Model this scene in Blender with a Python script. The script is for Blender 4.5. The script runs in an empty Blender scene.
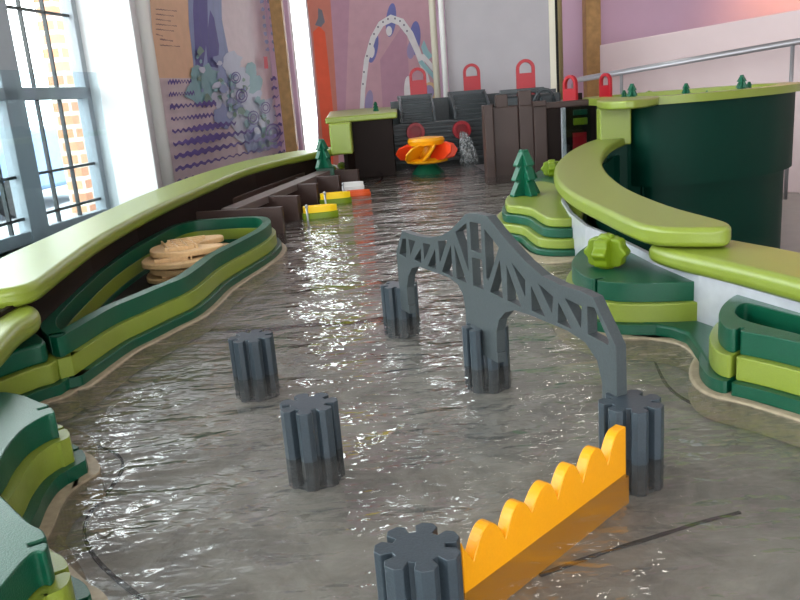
import bpy, bmesh, math, random
from mathutils import Vector, Matrix
from mathutils.geometry import tessellate_polygon
random.seed(4)
scene = bpy.context.scene
C = scene.collection
PI = math.pi
# ---------------------------------------------------------------- camera model
F = 780.0; PITCH = math.atan(.263); ROLL = math.atan(.08); H = .59      # water surface is z = 0, room floor is z = FL
FL = -.62
RX = Vector((1, 0, 0)); UP = Vector((0, math.sin(PITCH), math.cos(PITCH))); FW = Vector((0, math.cos(PITCH), -math.sin(PITCH)))
CR = RX*math.cos(ROLL)-UP*math.sin(ROLL); CU = RX*math.sin(ROLL)+UP*math.cos(ROLL)
def ray(px, py): return CR*((px-400)/F)+CU*(-(py-300)/F)+FW
def at(px, py, z):                      # a photo point known to lie at height z
    d = ray(px, py); t = (z-H)/d.z
    return (d.x*t, d.y*t)
def aty(px, py, y):                     # a photo point known to lie on the plane y
    d = ray(px, py); t = y/d.y
    return (d.x*t, H+d.z*t)
# ---------------------------------------------------------------- materials
def lin(c):
    return tuple(((v/255)/12.92 if v/255 <= .04045 else ((v/255+.055)/1.055)**2.4) for v in c)+(1,)
def mat(name, rgb, rough=.45, metal=0, speck=0, bump=0, bscale=300, spec=.5, trans=0, ior=1.45, coat=0):
    m = bpy.data.materials.new(name); m.use_nodes = True
    nt = m.node_tree; b = nt.nodes['Principled BSDF']
    b.inputs['Base Color'].default_value = lin(rgb); b.inputs['Roughness'].default_value = rough
    b.inputs['Metallic'].default_value = metal; b.inputs['Specular IOR Level'].default_value = spec
    b.inputs['Transmission Weight'].default_value = trans; b.inputs['IOR'].default_value = ior
    b.inputs['Coat Weight'].default_value = coat; b.inputs['Coat Roughness'].default_value = .28
    tc = nt.nodes.new('ShaderNodeTexCoord')
    nz = nt.nodes.new('ShaderNodeTexNoise'); nz.inputs['Scale'].default_value = bscale; nz.inputs['Detail'].default_value = 3
    nt.links.new(tc.outputs['Object'], nz.inputs['Vector'])
    if speck:
        cr = nt.nodes.new('ShaderNodeMixRGB'); cr.blend_type = 'MULTIPLY'; cr.inputs['Fac'].default_value = 1
        rp = nt.nodes.new('ShaderNodeMapRange'); rp.inputs['From Min'].default_value = .3; rp.inputs['From Max'].default_value = .7
        rp.inputs['To Min'].default_value = 1-speck; rp.inputs['To Max'].default_value = 1+speck*.4
        nt.links.new(nz.outputs['Fac'], rp.inputs['Value'])
        cr.inputs['Color1'].default_value = lin(rgb); nt.links.new(rp.outputs['Result'], cr.inputs['Color2'])
        nt.links.new(cr.outputs['Color'], b.inputs['Base Color'])
    if bump:
        bp = nt.nodes.new('ShaderNodeBump'); bp.inputs['Strength'].default_value = bump; bp.inputs['Distance'].default_value = .002
        nt.links.new(nz.outputs['Fac'], bp.inputs['Height']); nt.links.new(bp.outputs['Normal'], b.inputs['Normal'])
    return m
M = {}
M['lime'] = mat('lime_plastic', (126, 142, 46), .42, speck=.08, bump=.25, bscale=420, coat=.35)
M['green'] = mat('deep_green_plastic', (0, 76, 52), .36, speck=.15, bump=.35, bscale=420, coat=.12)
M['skirt'] = mat('dark_green_laminate', (0, 46, 35), .5, speck=.05, bscale=60, spec=.15)
M['pier'] = mat('slate_grey_plastic', (54, 64, 71), .34, speck=.15, bump=.2)
M['bridge'] = mat('graphite_plastic', (62, 69, 71), .42, speck=.15, bump=.2)
M['yellow'] = mat('yellow_plastic', (232, 156, 8), .38, speck=.04)
M['boat_yellow'] = mat('boat_yellow', (246, 205, 12), .4, speck=.04)
M['brown'] = mat('brown_plastic', (60, 43, 38), .5, speck=.12, bump=.2)
M['brown_edge'] = mat('brown_grey_board', (100, 88, 84), .45, speck=.12)
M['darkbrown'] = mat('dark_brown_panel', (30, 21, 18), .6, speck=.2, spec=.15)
M['red'] = mat('red_plastic', (160, 6, 26), .4, speck=.04)
M['orange'] = mat('orange_red_plastic', (232, 66, 22), .38, speck=.04)
M['stone'] = mat('dark_stone_plastic', (60, 67, 70), .42, speck=.25, bump=.4, bscale=120)
M['treegreen'] = mat('tree_green_plastic', (0, 84, 58), .4, speck=.1)
M['bush'] = mat('bush_green_plastic', (110, 134, 10), .42, speck=.08)
M['tan'] = mat('tan_wood_tone_plastic', (206, 170, 122), .5, speck=.12, bscale=90)
M['sand'] = mat('sand_beige_ledge', (164, 150, 124), .5, speck=.2, bscale=70)
M['white'] = mat('white_plastic', (235, 235, 232), .35, speck=.02)
M['wall_white'] = mat('white_painted_wall', (232, 236, 236), .6, speck=.03, bscale=8)
M['steel'] = mat('brushed_panel', (196, 198, 204), .3, metal=.35, speck=.08, bscale=30)
M['metal'] = mat('galvanised_metal', (170, 172, 176), .35, metal=.8, speck=.05)
M['frame'] = mat('grey_window_frame', (160, 168, 174), .5, speck=.06)
M['frame_dark'] = mat('dark_window_bars', (62, 66, 66), .5, speck=.06)
M['pink'] = mat('pink_wall_paint', (208, 176, 200), .6, speck=.03, bscale=3)
M['pinkpale'] = mat('pale_pink_panel', (216, 196, 196), .55, speck=.03, bscale=3)
M['greywall'] = mat('grey_panel', (172, 168, 172), .6, speck=.05, bscale=4)
M['wood'] = mat('wood_post', (172, 134, 84), .6, speck=.25, bscale=14)
M['cream'] = mat('cream_metal', (226, 220, 200), .4, speck=.04)
M['floor'] = mat('grey_floor', (150, 146, 140), .35, speck=.1, bscale=12)
M['ceiling'] = mat('ceiling_paint', (205, 200, 200), .8, speck=.05, bscale=2)
M['brass'] = mat('brass_pole', (150, 132, 96), .35, metal=.5, speck=.05)
M['black'] = mat('black_gap', (16, 16, 15), .6, speck=.1)
M['asphalt'] = mat('asphalt', (150, 152, 156), .8, speck=.1)
M['carblue'] = mat('car_blue', (120, 150, 190), .3, speck=.03)
M['hub'] = mat('dark_rubber', (30, 30, 32), .6, speck=.05)

def schlick(nt, f0, normal=None, p=5.0, top=.96):
    lw_ = nt.nodes.new('ShaderNodeLayerWeight'); lw_.inputs['Blend'].default_value = .5
    if normal: nt.links.new(normal, lw_.inputs['Normal'])
    a = nt.nodes.new('ShaderNodeMath'); a.operation = 'POWER'; a.inputs[1].default_value = p; nt.links.new(lw_.outputs['Facing'], a.inputs[0])
    b = nt.nodes.new('ShaderNodeMath'); b.operation = 'MULTIPLY_ADD'; b.inputs[1].default_value = top; b.inputs[2].default_value = f0; nt.links.new(a.outputs[0], b.inputs[0])
    return b.outputs[0]
def glass_mat(name, tint, gloss=.08):
    m = bpy.data.materials.new(name); m.use_nodes = True; nt = m.node_tree
    nt.nodes.remove(nt.nodes['Principled BSDF']); out = nt.nodes['Material Output']
    t = nt.nodes.new('ShaderNodeBsdfTransparent'); t.inputs['Color'].default_value = lin(tint)
    g = nt.nodes.new('ShaderNodeBsdfGlossy'); g.inputs['Roughness'].default_value = .03
    mx = nt.nodes.new('ShaderNodeMixShader')
    nt.links.new(schlick(nt, .04), mx.inputs['Fac']); nt.links.new(t.outputs[0], mx.inputs[1]); nt.links.new(g.outputs[0], mx.inputs[2])
    nt.links.new(mx.outputs[0], out.inputs['Surface'])
    return m
M['glass'] = glass_mat('clear_glass', (246, 250, 250))
M['guard'] = glass_mat('guard_glass', (238, 246, 248))
M['acrylic'] = glass_mat('clear_acrylic', (228, 232, 232))

def brick_mat():
    m = bpy.data.materials.new('orange_brick'); m.use_nodes = True; nt = m.node_tree; b = nt.nodes['Principled BSDF']
    br = nt.nodes.new('ShaderNodeTexBrick'); tc = nt.nodes.new('ShaderNodeTexCoord'); mp = nt.nodes.new('ShaderNodeMapping')
    mp.inputs['Rotation'].default_value = (PI/2, 0, 0)
    sx = nt.nodes.new('ShaderNodeSeparateXYZ'); cx = nt.nodes.new('ShaderNodeCombineXYZ'); ad = nt.nodes.new('ShaderNodeMath'); ad.operation = 'ADD'
    nt.links.new(tc.outputs['Object'], sx.inputs[0]); nt.links.new(sx.outputs['X'], ad.inputs[0]); nt.links.new(sx.outputs['Y'], ad.inputs[1])
    nt.links.new(ad.outputs[0], cx.inputs['X']); nt.links.new(sx.outputs['Z'], cx.inputs['Y']); nt.links.new(cx.outputs[0], br.inputs['Vector'])
    br.inputs['Scale'].default_value = 1.0; br.inputs['Brick Width'].default_value = .42; br.inputs['Row Height'].default_value = .17
    br.inputs['Mortar Size'].default_value = .028
    br.inputs['Color1'].default_value = lin((196, 128, 92)); br.inputs['Color2'].default_value = lin((214, 156, 116)); br.inputs['Mortar'].default_value = lin((236, 222, 204))
    nt.links.new(br.outputs['Color'], b.inputs['Base Color']); b.inputs['Roughness'].default_value = .85
    return m
M['brick'] = brick_mat()

def bed_mat():
    m = bpy.data.materials.new('mottled_grey_riverbed'); m.use_nodes = True; nt = m.node_tree; b = nt.nodes['Principled BSDF']
    tc = nt.nodes.new('ShaderNodeTexCoord')
    n1 = nt.nodes.new('ShaderNodeTexNoise'); n1.inputs['Scale'].default_value = 9; n1.inputs['Detail'].default_value = 6; n1.inputs['Roughness'].default_value = .65; n1.inputs['Distortion'].default_value = .6
    n2 = nt.nodes.new('ShaderNodeTexNoise'); n2.inputs['Scale'].default_value = 1.6; n2.inputs['Detail'].default_value = 2
    r1 = nt.nodes.new('ShaderNodeValToRGB')
    r1.color_ramp.elements[0].position = .3; r1.color_ramp.elements[0].color = lin((146, 143, 139))
    r1.color_ramp.elements[1].position = .72; r1.color_ramp.elements[1].color = lin((226, 222, 214))
    mx = nt.nodes.new('ShaderNodeMixRGB'); mx.blend_type = 'MULTIPLY'; mx.inputs['Fac'].default_value = .5
    nt.links.new(tc.outputs['Object'], n1.inputs['Vector']); nt.links.new(tc.outputs['Object'], n2.inputs['Vector'])
    nt.links.new(n1.outputs['Fac'], r1.inputs['Fac']); nt.links.new(r1.outputs['Color'], mx.inputs['Color1']); nt.links.new(n2.outputs['Fac'], mx.inputs['Color2'])
    nt.links.new(mx.outputs['Color'], b.inputs['Base Color']); b.inputs['Roughness'].default_value = .5
    bp = nt.nodes.new('ShaderNodeBump'); bp.inputs['Strength'].default_value = .5; bp.inputs['Distance'].default_value = .01
    nt.links.new(n1.outputs['Fac'], bp.inputs['Height']); nt.links.new(bp.outputs['Normal'], b.inputs['Normal'])
    return m
M['bed'] = bed_mat()

def water_mat():
    m = bpy.data.materials.new('rippled_water'); m.use_nodes = True; nt = m.node_tree
    nt.nodes.remove(nt.nodes['Principled BSDF']); out = nt.nodes['Material Output']
    tc = nt.nodes.new('ShaderNodeTexCoord'); mp = nt.nodes.new('ShaderNodeMapping'); mp.inputs['Scale'].default_value = (.75, 1.5, 1)
    nt.links.new(tc.outputs['Object'], mp.inputs['Vector'])
    def noise(s, d, dist, w):
        n = nt.nodes.new('ShaderNodeTexNoise'); n.inputs['Scale'].default_value = s; n.inputs['Detail'].default_value = d; n.inputs['Distortion'].default_value = dist
        nt.links.new(mp.outputs[0], n.inputs['Vector'])
        k = nt.nodes.new('ShaderNodeMath'); k.operation = 'MULTIPLY'; k.inputs[1].default_value = w
        nt.links.new(n.outputs['Fac'], k.inputs[0]); return k.outputs[0]
    def add(a, b):
        k = nt.nodes.new('ShaderNodeMath'); k.operation = 'ADD'; nt.links.new(a, k.inputs[0]); nt.links.new(b, k.inputs[1]); return k.outputs[0]
    h = add(add(noise(2.6, 2, .3, 1.6), noise(9, 2, .4, .75)), noise(40, 1, .4, .17))
    bp = nt.nodes.new('ShaderNodeBump'); bp.inputs['Strength'].default_value = 1; bp.inputs['Distance'].default_value = .02
    nt.links.new(h, bp.inputs['Height'])
    t = nt.nodes.new('ShaderNodeBsdfTransparent'); t.inputs['Color'].default_value = lin((216, 216, 212))
    g = nt.nodes.new('ShaderNodeBsdfGlossy'); g.inputs['Roughness'].default_value = .04
    df = nt.nodes.new('ShaderNodeBsdfDiffuse'); df.inputs['Color'].default_value = lin((158, 152, 146))
    nt.links.new(bp.outputs['Normal'], g.inputs['Normal']); nt.links.new(bp.outputs['Normal'], df.inputs['Normal'])
    f = schlick(nt, .03, bp.outputs['Normal'], 4.0)
    m0 = nt.nodes.new('ShaderNodeMixShader'); m0.inputs['Fac'].default_value = .10
    nt.links.new(t.outputs[0], m0.inputs[1]); nt.links.new(df.outputs[0], m0.inputs[2])
    mx = nt.nodes.new('ShaderNodeMixShader'); nt.links.new(f, mx.inputs['Fac'])
    nt.links.new(m0.outputs[0], mx.inputs[1]); nt.links.new(g.outputs[0], mx.inputs[2]); nt.links.new(mx.outputs[0], out.inputs['Surface'])
    return m
M['water'] = water_mat()
def splash_mat():
    m = bpy.data.materials.new('falling_water'); m.use_nodes = True; nt = m.node_tree
    nt.nodes.remove(nt.nodes['Principled BSDF']); out = nt.nodes['Material Output']
    t = nt.nodes.new('ShaderNodeBsdfTransparent'); t.inputs['Color'].default_value = (.9, .92, .92, 1)
    g = nt.nodes.new('ShaderNodeBsdfPrincipled'); g.inputs['Base Color'].default_value = (.8, .82, .83, 1); g.inputs['Roughness'].default_value = .1
    tc = nt.nodes.new('ShaderNodeTexCoord'); mp = nt.nodes.new('ShaderNodeMapping'); mp.inputs['Scale'].default_value = (6, 6, 1)
    n = nt.nodes.new('ShaderNodeTexNoise'); n.inputs['Scale'].default_value = 9
    r = nt.nodes.new('ShaderNodeMapRange'); r.inputs['From Min'].default_value = .45; r.inputs['From Max'].default_value = .7; r.inputs['To Min'].default_value = .04; r.inputs['To Max'].default_value = .5
    nt.links.new(tc.outputs['Object'], mp.inputs[0]); nt.links.new(mp.outputs[0], n.inputs['Vector']); nt.links.new(n.outputs['Fac'], r.inputs['Value'])
    mx = nt.nodes.new('ShaderNodeMixShader'); nt.links.new(r.outputs[0], mx.inputs['Fac']); nt.links.new(t.outputs[0], mx.inputs[1]); nt.links.new(g.outputs[0], mx.inputs[2])
    nt.links.new(mx.outputs[0], out.inputs['Surface']); return m
M['splash'] = splash_mat()

# ---------------------------------------------------------------- object helpers
def tag(o, label=None, cat=None, group=None, kind=None):
    if label: o['label'] = label
    if cat: o['category'] = cat
    if group: o['group'] = group
    if kind: o['kind'] = kind
    return o
def thing(name, label, cat, loc=(0, 0, 0), rz=0, group=None):
    o = bpy.data.objects.new(name, None); C.objects.link(o); o.empty_display_size = .05
    o.location = loc; o.rotation_euler = (0, 0, rz)
    return tag(o, label, cat, group)
def link(name, bm, m, parent=None, bevel=0, smooth=False, seg=2, autos=False):
    bmesh.ops.recalc_face_normals(bm, faces=bm.faces)
    me = bpy.data.meshes.new(name); bm.to_mesh(me); bm.free()
    for mm in (m if isinstance(m, (list, tuple)) else [m]): me.materials.append(mm)
    o = bpy.data.objects.new(name, me); C.objects.link(o)
    if smooth:
        for p in me.polygons: p.use_smooth = True
    if bevel:
        b = o.modifiers.new('bevel', 'BEVEL'); b.width = bevel; b.segments = seg; b.limit_method = 'ANGLE'; b.angle_limit = math.radians(40)
        b.harden_normals = autos
    if autos and bevel:
        for p in me.polygons: p.use_smooth = True
    if parent: o.parent = parent
    return o
def kids(o): return [c for c in bpy.data.objects if c.parent == o]
def copy_tree(o, parent=None):
    c = o.copy(); C.objects.link(c)
    if parent: c.parent = parent
    for ch in kids(o): copy_tree(ch, c)
    return c
def add_prism(bm, outline, holes=(), frame=None, th=.01, mi=0):
    """outline and holes in 2-D (a, b); frame = (origin, ea, eb); extruded along ea x eb by th, either side of nothing"""
    O, ea, eb = frame; n = ea.cross(eb).normalized()
    loops = [list(outline)]+[list(h) for h in holes]
    flat = [p for l in loops for p in l]
    tris = tessellate_polygon([[Vector((p[0], p[1], 0)) for p in l] for l in loops])
    v0 = [bm.verts.new(O+ea*p[0]+eb*p[1]) for p in flat]; v1 = [bm.verts.new(O+ea*p[0]+eb*p[1]+n*th) for p in flat]
    if not holes:
        for vv in (v0, v1): f = bm.faces.new(vv); f.material_index = mi
        tris = []
    for t in tris:
        for vv in (v0, v1):
            try: f = bm.faces.new([vv[i] for i in t]); f.material_index = mi
            except ValueError: pass
    k = 0
    for l in loops:
        m_ = len(l)
        for i in range(m_):
            a, b = k+i, k+(i+1) % m_
            f = bm.faces.new([v0[a], v0[b], v1[b], v1[a]]); f.material_index = mi
        k += m_
def flat_prism(name, outline, z0, z1, m, parent=None, bevel=.005, holes=(), seg=3):
    bm = bmesh.new()
    add_prism(bm, outline, holes, (Vector((0, 0, z0)), Vector((1, 0, 0)), Vector((0, 1, 0))), z1-z0)
    # merge coplanar triangles so that the bevel stays clean
    bmesh.ops.dissolve_limit(bm, angle_limit=.001, verts=bm.verts, edges=bm.edges, delimit=set())
    return link(name, bm, m, parent, bevel, seg=seg, autos=True)
def box(bm, x0, x1, y0, y1, z0, z1, mi=0):
    vs = [bm.verts.new((x, y, z)) for x in (x0, x1) for y in (y0, y1) for z in (z0, z1)]
    for f in ((0, 1, 3, 2), (4, 6, 7, 5), (0, 4, 5, 1), (2, 3, 7, 6), (0, 2, 6, 4), (1, 5, 7, 3)):
        q = bm.faces.new([vs[i] for i in f]); q.material_index = mi
def boxo(name, x0, x1, y0, y1, z0, z1, m, parent=None, bevel=.003):
    bm = bmesh.new(); box(bm, x0, x1, y0, y1, z0, z1); return link(name, bm, m, parent, bevel)
def tube(bm, pts, r, n=10, closed=False):
    pts = [Vector(p) for p in pts]; rings = []
    for i, p in enumerate(pts):
        a = pts[i-1] if (i or closed) else p; b = pts[(i+1) % len(pts)] if (i < len(pts)-1 or closed) else p
        d = (b-a).normalized(); u = d.orthogonal().normalized() if abs(d.z) > .9 else Vector((0, 0, 1)).cross(d).normalized()
        w = d.cross(u); rr = r[i] if isinstance(r, (list, tuple)) else r
        rings.append([bm.verts.new(p+(u*math.cos(2*PI*k/n)+w*math.sin(2*PI*k/n))*rr) for k in range(n)])
    m_ = len(rings)
    for i in range(m_ if closed else m_-1):
        A, B = rings[i], rings[(i+1) % m_]
        for k in range(n): bm.faces.new([A[k], A[(k+1) % n], B[(k+1) % n], B[k]])
    if not closed:
        bm.faces.new(rings[0]); bm.faces.new(rings[-1][::-1])
def lathe(bm, prof, n=28, c=(0, 0)):
    rings = [[bm.verts.new((c[0]+r*math.cos(2*PI*k/n), c[1]+r*math.sin(2*PI*k/n), z)) for k in range(n)] for r, z in prof]
    for i in range(len(rings)-1):
        for k in range(n): bm.faces.new([rings[i][k], rings[i][(k+1) % n], rings[i+1][(k+1) % n], rings[i+1][k]])
    bm.faces.new(rings[0]); bm.faces.new(rings[-1][::-1])
def smooth_loop(pts, it=2, closed=True, q=.25):
    for _ in range(it):
        out = []; n = len(pts)
        for i in range(n if closed else n-1):
            a, b = pts[i], pts[(i+1) % n]
            out.append((a[0]*(1-q)+b[0]*q, a[1]*(1-q)+b[1]*q)); out.append((a[0]*q+b[0]*(1-q), a[1]*q+b[1]*(1-q)))
        if not closed: out = [pts[0]]+out+[pts[-1]]
        pts = out
    return pts
def area(p): return sum(p[i-1][0]*p[i][1]-p[i][0]*p[i-1][1] for i in range(len(p)))/2
def offset(pts, d, closed=True):
    s = 1 if area(pts) > 0 else -1; n = len(pts); out = []
    for i in range(n):
        a = Vector(pts[i-1] if (i or closed) else pts[0]); b = Vector(pts[(i+1) % n] if (i < n-1 or closed) else pts[-1])
        p = Vector(pts[i]); t = (b-a).normalized(); out.append((p.x+t.y*d*s, p.y-t.x*d*s))
    return out
def notch(pts, at_, w=.009, depth=.03):
    n = len(pts); i = min(range(n), key=lambda k: (Vector(pts[k])-Vector(at_)).length)
    s = 1 if area(pts) > 0 else -1
    a, b = Vector(pts[i-2]), Vector(pts[(i+2) % n]); t = (b-a).normalized(); nin = Vector((-t.y, t.x))*s; p = Vector(pts[i])
    keep = [q for q in pts if (Vector(q)-p).length > w*1.3]
    # position of insertion: before the first kept point that follows i
    j = i
    while pts[j % n] not in keep: j += 1
    k = keep.index(pts[j % n])
    ins = [p-t*w*1.1-nin*0, p-t*w*.55+nin*.004, p-t*w*.5+nin*depth, p+t*w*.5+nin*depth, p+t*w*.55+nin*.004, p+t*w*1.1]
    return keep[:k]+[(v.x, v.y) for v in ins]+keep[k:]
def strip(bm, pts, z0, z1, th, mi=0):
    """vertical wall of thickness th along an open line of (x, y)"""
    n = len(pts); off = []
    for i in range(n):
        a = Vector(pts[max(0, i-1)]); b = Vector(pts[min(n-1, i+1)]); t = (b-a).normalized(); off.append(Vector(pts[i])+Vector((t.y, -t.x))*th)
    q = [[bm.verts.new((p[0], p[1], z)) for p in pts] for z in (z0, z1)]+[[bm.verts.new((p[0], p[1], z)) for p in off] for z in (z1, z0)]
    for j in range(4):
        A, B = q[j], q[(j+1) % 4]
        for i in range(n-1):
            f = bm.faces.new([A[i], A[i+1], B[i+1], B[i]]); f.material_index = mi
    for i in (0, -1): bm.faces.new([q[0][i], q[1][i], q[2][i], q[3][i]])

# ================================================================ THE ROOM
WD = Vector((1.0, 5.6, 0)).normalized(); WO = Vector((-2.56, 5.0, 0)); WN = Vector((WD.y, -WD.x, 0))   # left wall line and its room-side normal
def wallp(px, py, off=0):               # photo point on the left wall -> (s, z)
    d = ray(px, py); k = (WO+WN*off).dot(WN)/d.dot(WN); p = d*k+Vector((0, 0, H))
    return ((p-WO).dot(WD), p.z)
def wallbox(bm, s0, s1, z0, z1, o0, o1, mi=0):
    vs = [bm.verts.new(WO+WD*s+WN*o+Vector((0, 0, z))) for s in (s0, s1) for o in (o0, o1) for z in (z0, z1)]
    for f in ((0, 1, 3, 2), (4, 6, 7, 5), (0, 4, 5, 1), (2, 3, 7, 6), (0, 2, 6, 4), (1, 5, 7, 3)):
        q = bm.faces.new([vs[i] for i in f]); q.material_index = mi
CZ = 4.6
bm = bmesh.new(); box(bm, -5, 6.5, -4.2, 12.5, FL-.1, FL); tag(link('floor', bm, M['floor']), kind='structure')
bm = bmesh.new(); box(bm, -5, 6.5, -4.2, 12.5, CZ, CZ+.1); tag(link('ceiling', bm, M['ceiling']), kind='structure')
# left wall with one tall window bay opening from s=-7 to s=WS1
SB = wallp(80, 60, -.22)[0]; WTOP = 4.2; WSILL = -.25; SE = 6.0
bm = bmesh.new()
wallbox(bm, -9.2, SE, FL, WSILL, -.3, 0); wallbox(bm, -9.2, SB, WTOP, CZ, -.3, 0); wallbox(bm, SB, SE, WSILL, 2.7, -.3, 0); wallbox(bm, 5.2, SE, 2.7, CZ, -.3, 0); wallbox(bm, SB, 5.2, 4.45, CZ, -.3, 0); wallbox(bm, -9.2, -8.6, WSILL, WTOP, -.3, 0)
q = wallp(141, 80, .30)[0]
vs_ = [(SB, -.3), (q, .30), (q+.03, .30), (q+.03, 0), (q+.03, -.3)]
lo = [bm.verts.new(WO+WD*a+WN*b+Vector((0, 0, FL))) for a, b in vs_]; hi = [bm.verts.new(WO+WD*a+WN*b+Vector((0, 0, 2.7))) for a, b in vs_]
bm.faces.new(lo); bm.faces.new(hi)
for i in range(5): bm.faces.new([lo[i], lo[(i+1) % 5], hi[(i+1) % 5], hi[i]])
tag(link('wall_left', bm, M['wall_white']), kind='structure')
win = bpy.data.objects.new('window_1', None); C.objects.link(win); win.location = (0, 0, 0); tag(win, kind='structure')
fo = -.22
bm = bmesh.new()
wallbox(bm, -8.6, SB, WSILL, WSILL+.09, fo-.04, fo+.04); wallbox(bm, -8.6, SB, WTOP-.09, WTOP, fo-.04, fo+.04)
zt = wallp(40, 92)[1]
wallbox(bm, -8.6, SB, zt-.045, zt+.045, fo-.05, fo+.05)
sL = wallp(17, 140, fo)[0]
mull = [sL-2.2*k for k in range(0, 5)]
for s in mull: wallbox(bm, s-.11, s+.11, WSILL, WTOP, fo-.05, fo+.05)
wallbox(bm, SB-.07, SB, WSILL, WTOP, fo-.05, fo+.05)
link('window_frame', bm, M['frame'], win, .006)
bm = bmesh.new()
xs = [wallp(p, 50, fo)[0] for p in (27, 50)]
g = xs[1]-xs[0]
for s in [xs[0]+g*k for k in range(-28, 2)]: wallbox(bm, s-.008, s+.008, WSILL, WTOP, fo-.015, fo+.015)
for z in (wallp(35, 174, fo)[1], wallp(42, 214, fo)[1], wallp(35, 11, fo)[1], wallp(35, 11, fo)[1]+.6, wallp(35, 11, fo)[1]+1.2): wallbox(bm, -8.6, SB, z-.01, z+.01, fo-.014, fo+.014)
link('glazing_bars', bm, M['frame_dark'], win)
bm = bmesh.new(); wallbox(bm, -8.6, SB, WSILL, WTOP, fo-.004, fo+.004); link('pane', bm, M['glass'], win)
bm = bmesh.new(); wallbox(bm, -8.6, SB, WSILL-.03, WSILL, -.28, .06); link('window_sill', bm, M['wall_white'], win, .005)
# outside: pavement, brick pier, low pale building and a parked car
bm = bmesh.new(); box(bm, -30, -3.6, -10, 30, FL-.4, FL-.3); tag(link('pavement', bm, M['asphalt']), kind='structure')
def far(px, py, off): d = ray(px, py); k = (WO+WN*off).dot(WN)/d.dot(WN); p = d*k; return p
b0 = far(69, 100, -2.5); b1 = far(78, 100, -2.5)
t = thing('brick_building', 'orange brick building with pale mortar seen through the window', 'building', (0, 0, 0))
bm = bmesh.new(); s0 = (b0-WO).dot(WD); s1 = s0+1.6
wallbox(bm, s0, s1+1.4, FL-.3, 2.3, -2.75, -2.5)
link('brick_wall', bm, M['brick'], t)
bm = bmesh.new(); wallbox(bm, s0+2.0, s0+2.6, .6, 1.9, -2.52, -2.46); link('window', bm, M['frame'], t)
t = thing('street_building', 'pale grey building with a low brick band across the street outside the window', 'building', (0, 0, 0))
bm = bmesh.new(); wallbox(bm, -14, 12, FL-.3, .95, -14, -12); link('facade', bm, M['greywall'], t)
bm = bmesh.new(); wallbox(bm, -14, 12, .95, 1.6, -13.8, -12.2); link('roof_band', bm, M['brick'], t)
t = thing('parked_car', 'pale blue car parked outside the left window', 'car', tuple(far(20, 200, -6).xy)+(FL-.3,), math.atan2(WD.y, WD.x))
prof = [(-2.1, .35), (-2.15, .8), (-1.6, .95), (-1.0, 1.4), (.6, 1.45), (1.2, .95), (2.0, .85), (2.15, .35)]
bm = bmesh.new(); add_prism(bm, prof, (), (Vector((0, .85, 0)), Vector((1, 0, 0)), Vector((0, 0, 1))), 1.7); link('car_body', bm, M['carblue'], t, .08)
for x in (-1.35, 1.3):
    for y in (-.87, .73):
        bm = bmesh.new(); add_prism(bm, [(x+.33*math.cos(a*PI/12), .33+.33*math.sin(a*PI/12)) for a in range(24)], (), (Vector((0, y+.16, 0)), Vector((1, 0, 0)), Vector((0, 0, 1))), .16); link('wheel', bm, M['hub'], t, .02)
# guard glass
t = thing('glass_guard', 'clear glass guard panel standing in front of the left window', 'glass guard', (0, 0, 0))
gz = wallp(40, 71, .3)[1]; gs = wallp(101, 100, .3)[0]
bm = bmesh.new(); wallbox(bm, -3.2, gs, FL+.05, gz, .295, .305); link('glass_panel', bm, M['guard'], t)
bm = bmesh.new(); wallbox(bm, -3.2, gs, FL, FL+.07, .27, .33); link('base_rail', bm, M['metal'], t, .004)
# white pipe at the edge of the mural
t = thing('wall_pipe', 'white vertical pipe standing at the left edge of the wave mural', 'pipe', (0, 0, 0))
sp = wallp(153, 80, .12)[0]; c = WO+WD*sp+WN*.12
bm = bmesh.new(); tube(bm, [(c.x, c.y, FL), (c.x, c.y, CZ)], .055, 20); link('pipe', bm, M['white'], t, smooth=True)
bm = bmesh.new(); tube(bm, [(c.x, c.y, FL), (c.x, c.y, FL+.05)], .085, 20); link('collar', bm, M['metal'], t, .004)

# back wall with a narrow tall window strip, y = 11
BY = 11.0
wx0 = aty(287, 0, BY)[0]; wx1 = aty(313, 60, BY)[0]
bm = bmesh.new()
box(bm, wx1, 6.5, BY, BY+.2, FL, 3.1); box(bm, wx1, -.1, BY, BY+.2, 3.1, CZ); box(bm, 2.2, 6.5, BY, BY+.2, 3.1, CZ); box(bm, -.1, 2.2, BY, BY+.2, 4.1, CZ); box(bm, wx0, wx1, BY, BY+.2, FL, -.1); box(bm, wx0, wx1, BY, BY+.2, 2.5, CZ); box(bm, -2.6, wx0, BY, BY+.2, FL, CZ)
tag(link('wall_back', bm, M['pink']), kind='structure')
win = bpy.data.objects.new('window_2', None); C.objects.link(win); tag(win, kind='structure')
bm = bmesh.new()
box(bm, wx0, wx0+.03, BY+.05, BY+.12, -.1, 2.5); box(bm, wx1-.03, wx1, BY+.05, BY+.12, -.1, 2.5); box(bm, wx0, wx1, BY+.05, BY+.12, -.1, -.06)
link('window_frame', bm, M['white'], win)
bm = bmesh.new(); box(bm, wx0, wx1, BY+.08, BY+.09, -.1, 2.5); link('pane', bm, M['glass'], win)
win = bpy.data.objects.new('window_4', None); C.objects.link(win); tag(win, kind='structure')
bm = bmesh.new()
for k in range(4): wallbox(bm, 1.2+k*1.3, 1.3+k*1.3, 2.7, 4.45, -.25, -.15)
wallbox(bm, SB, 5.2, 2.7, 2.78, -.25, -.15); wallbox(bm, SB, 5.2, 4.37, 4.45, -.25, -.15); link('window_frame', bm, M['frame'], win)
bm = bmesh.new(); wallbox(bm, SB, 5.2, 2.7, 4.45, -.205, -.195); link('pane', bm, M['glass'], win)
win = bpy.data.objects.new('window_5', None); C.objects.link(win); tag(win, kind='structure')
bm = bmesh.new()
for k in range(4): box(bm, -.1+k*.74, -.02+k*.74, BY+.05, BY+.12, 3.1, 4.1)
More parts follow.
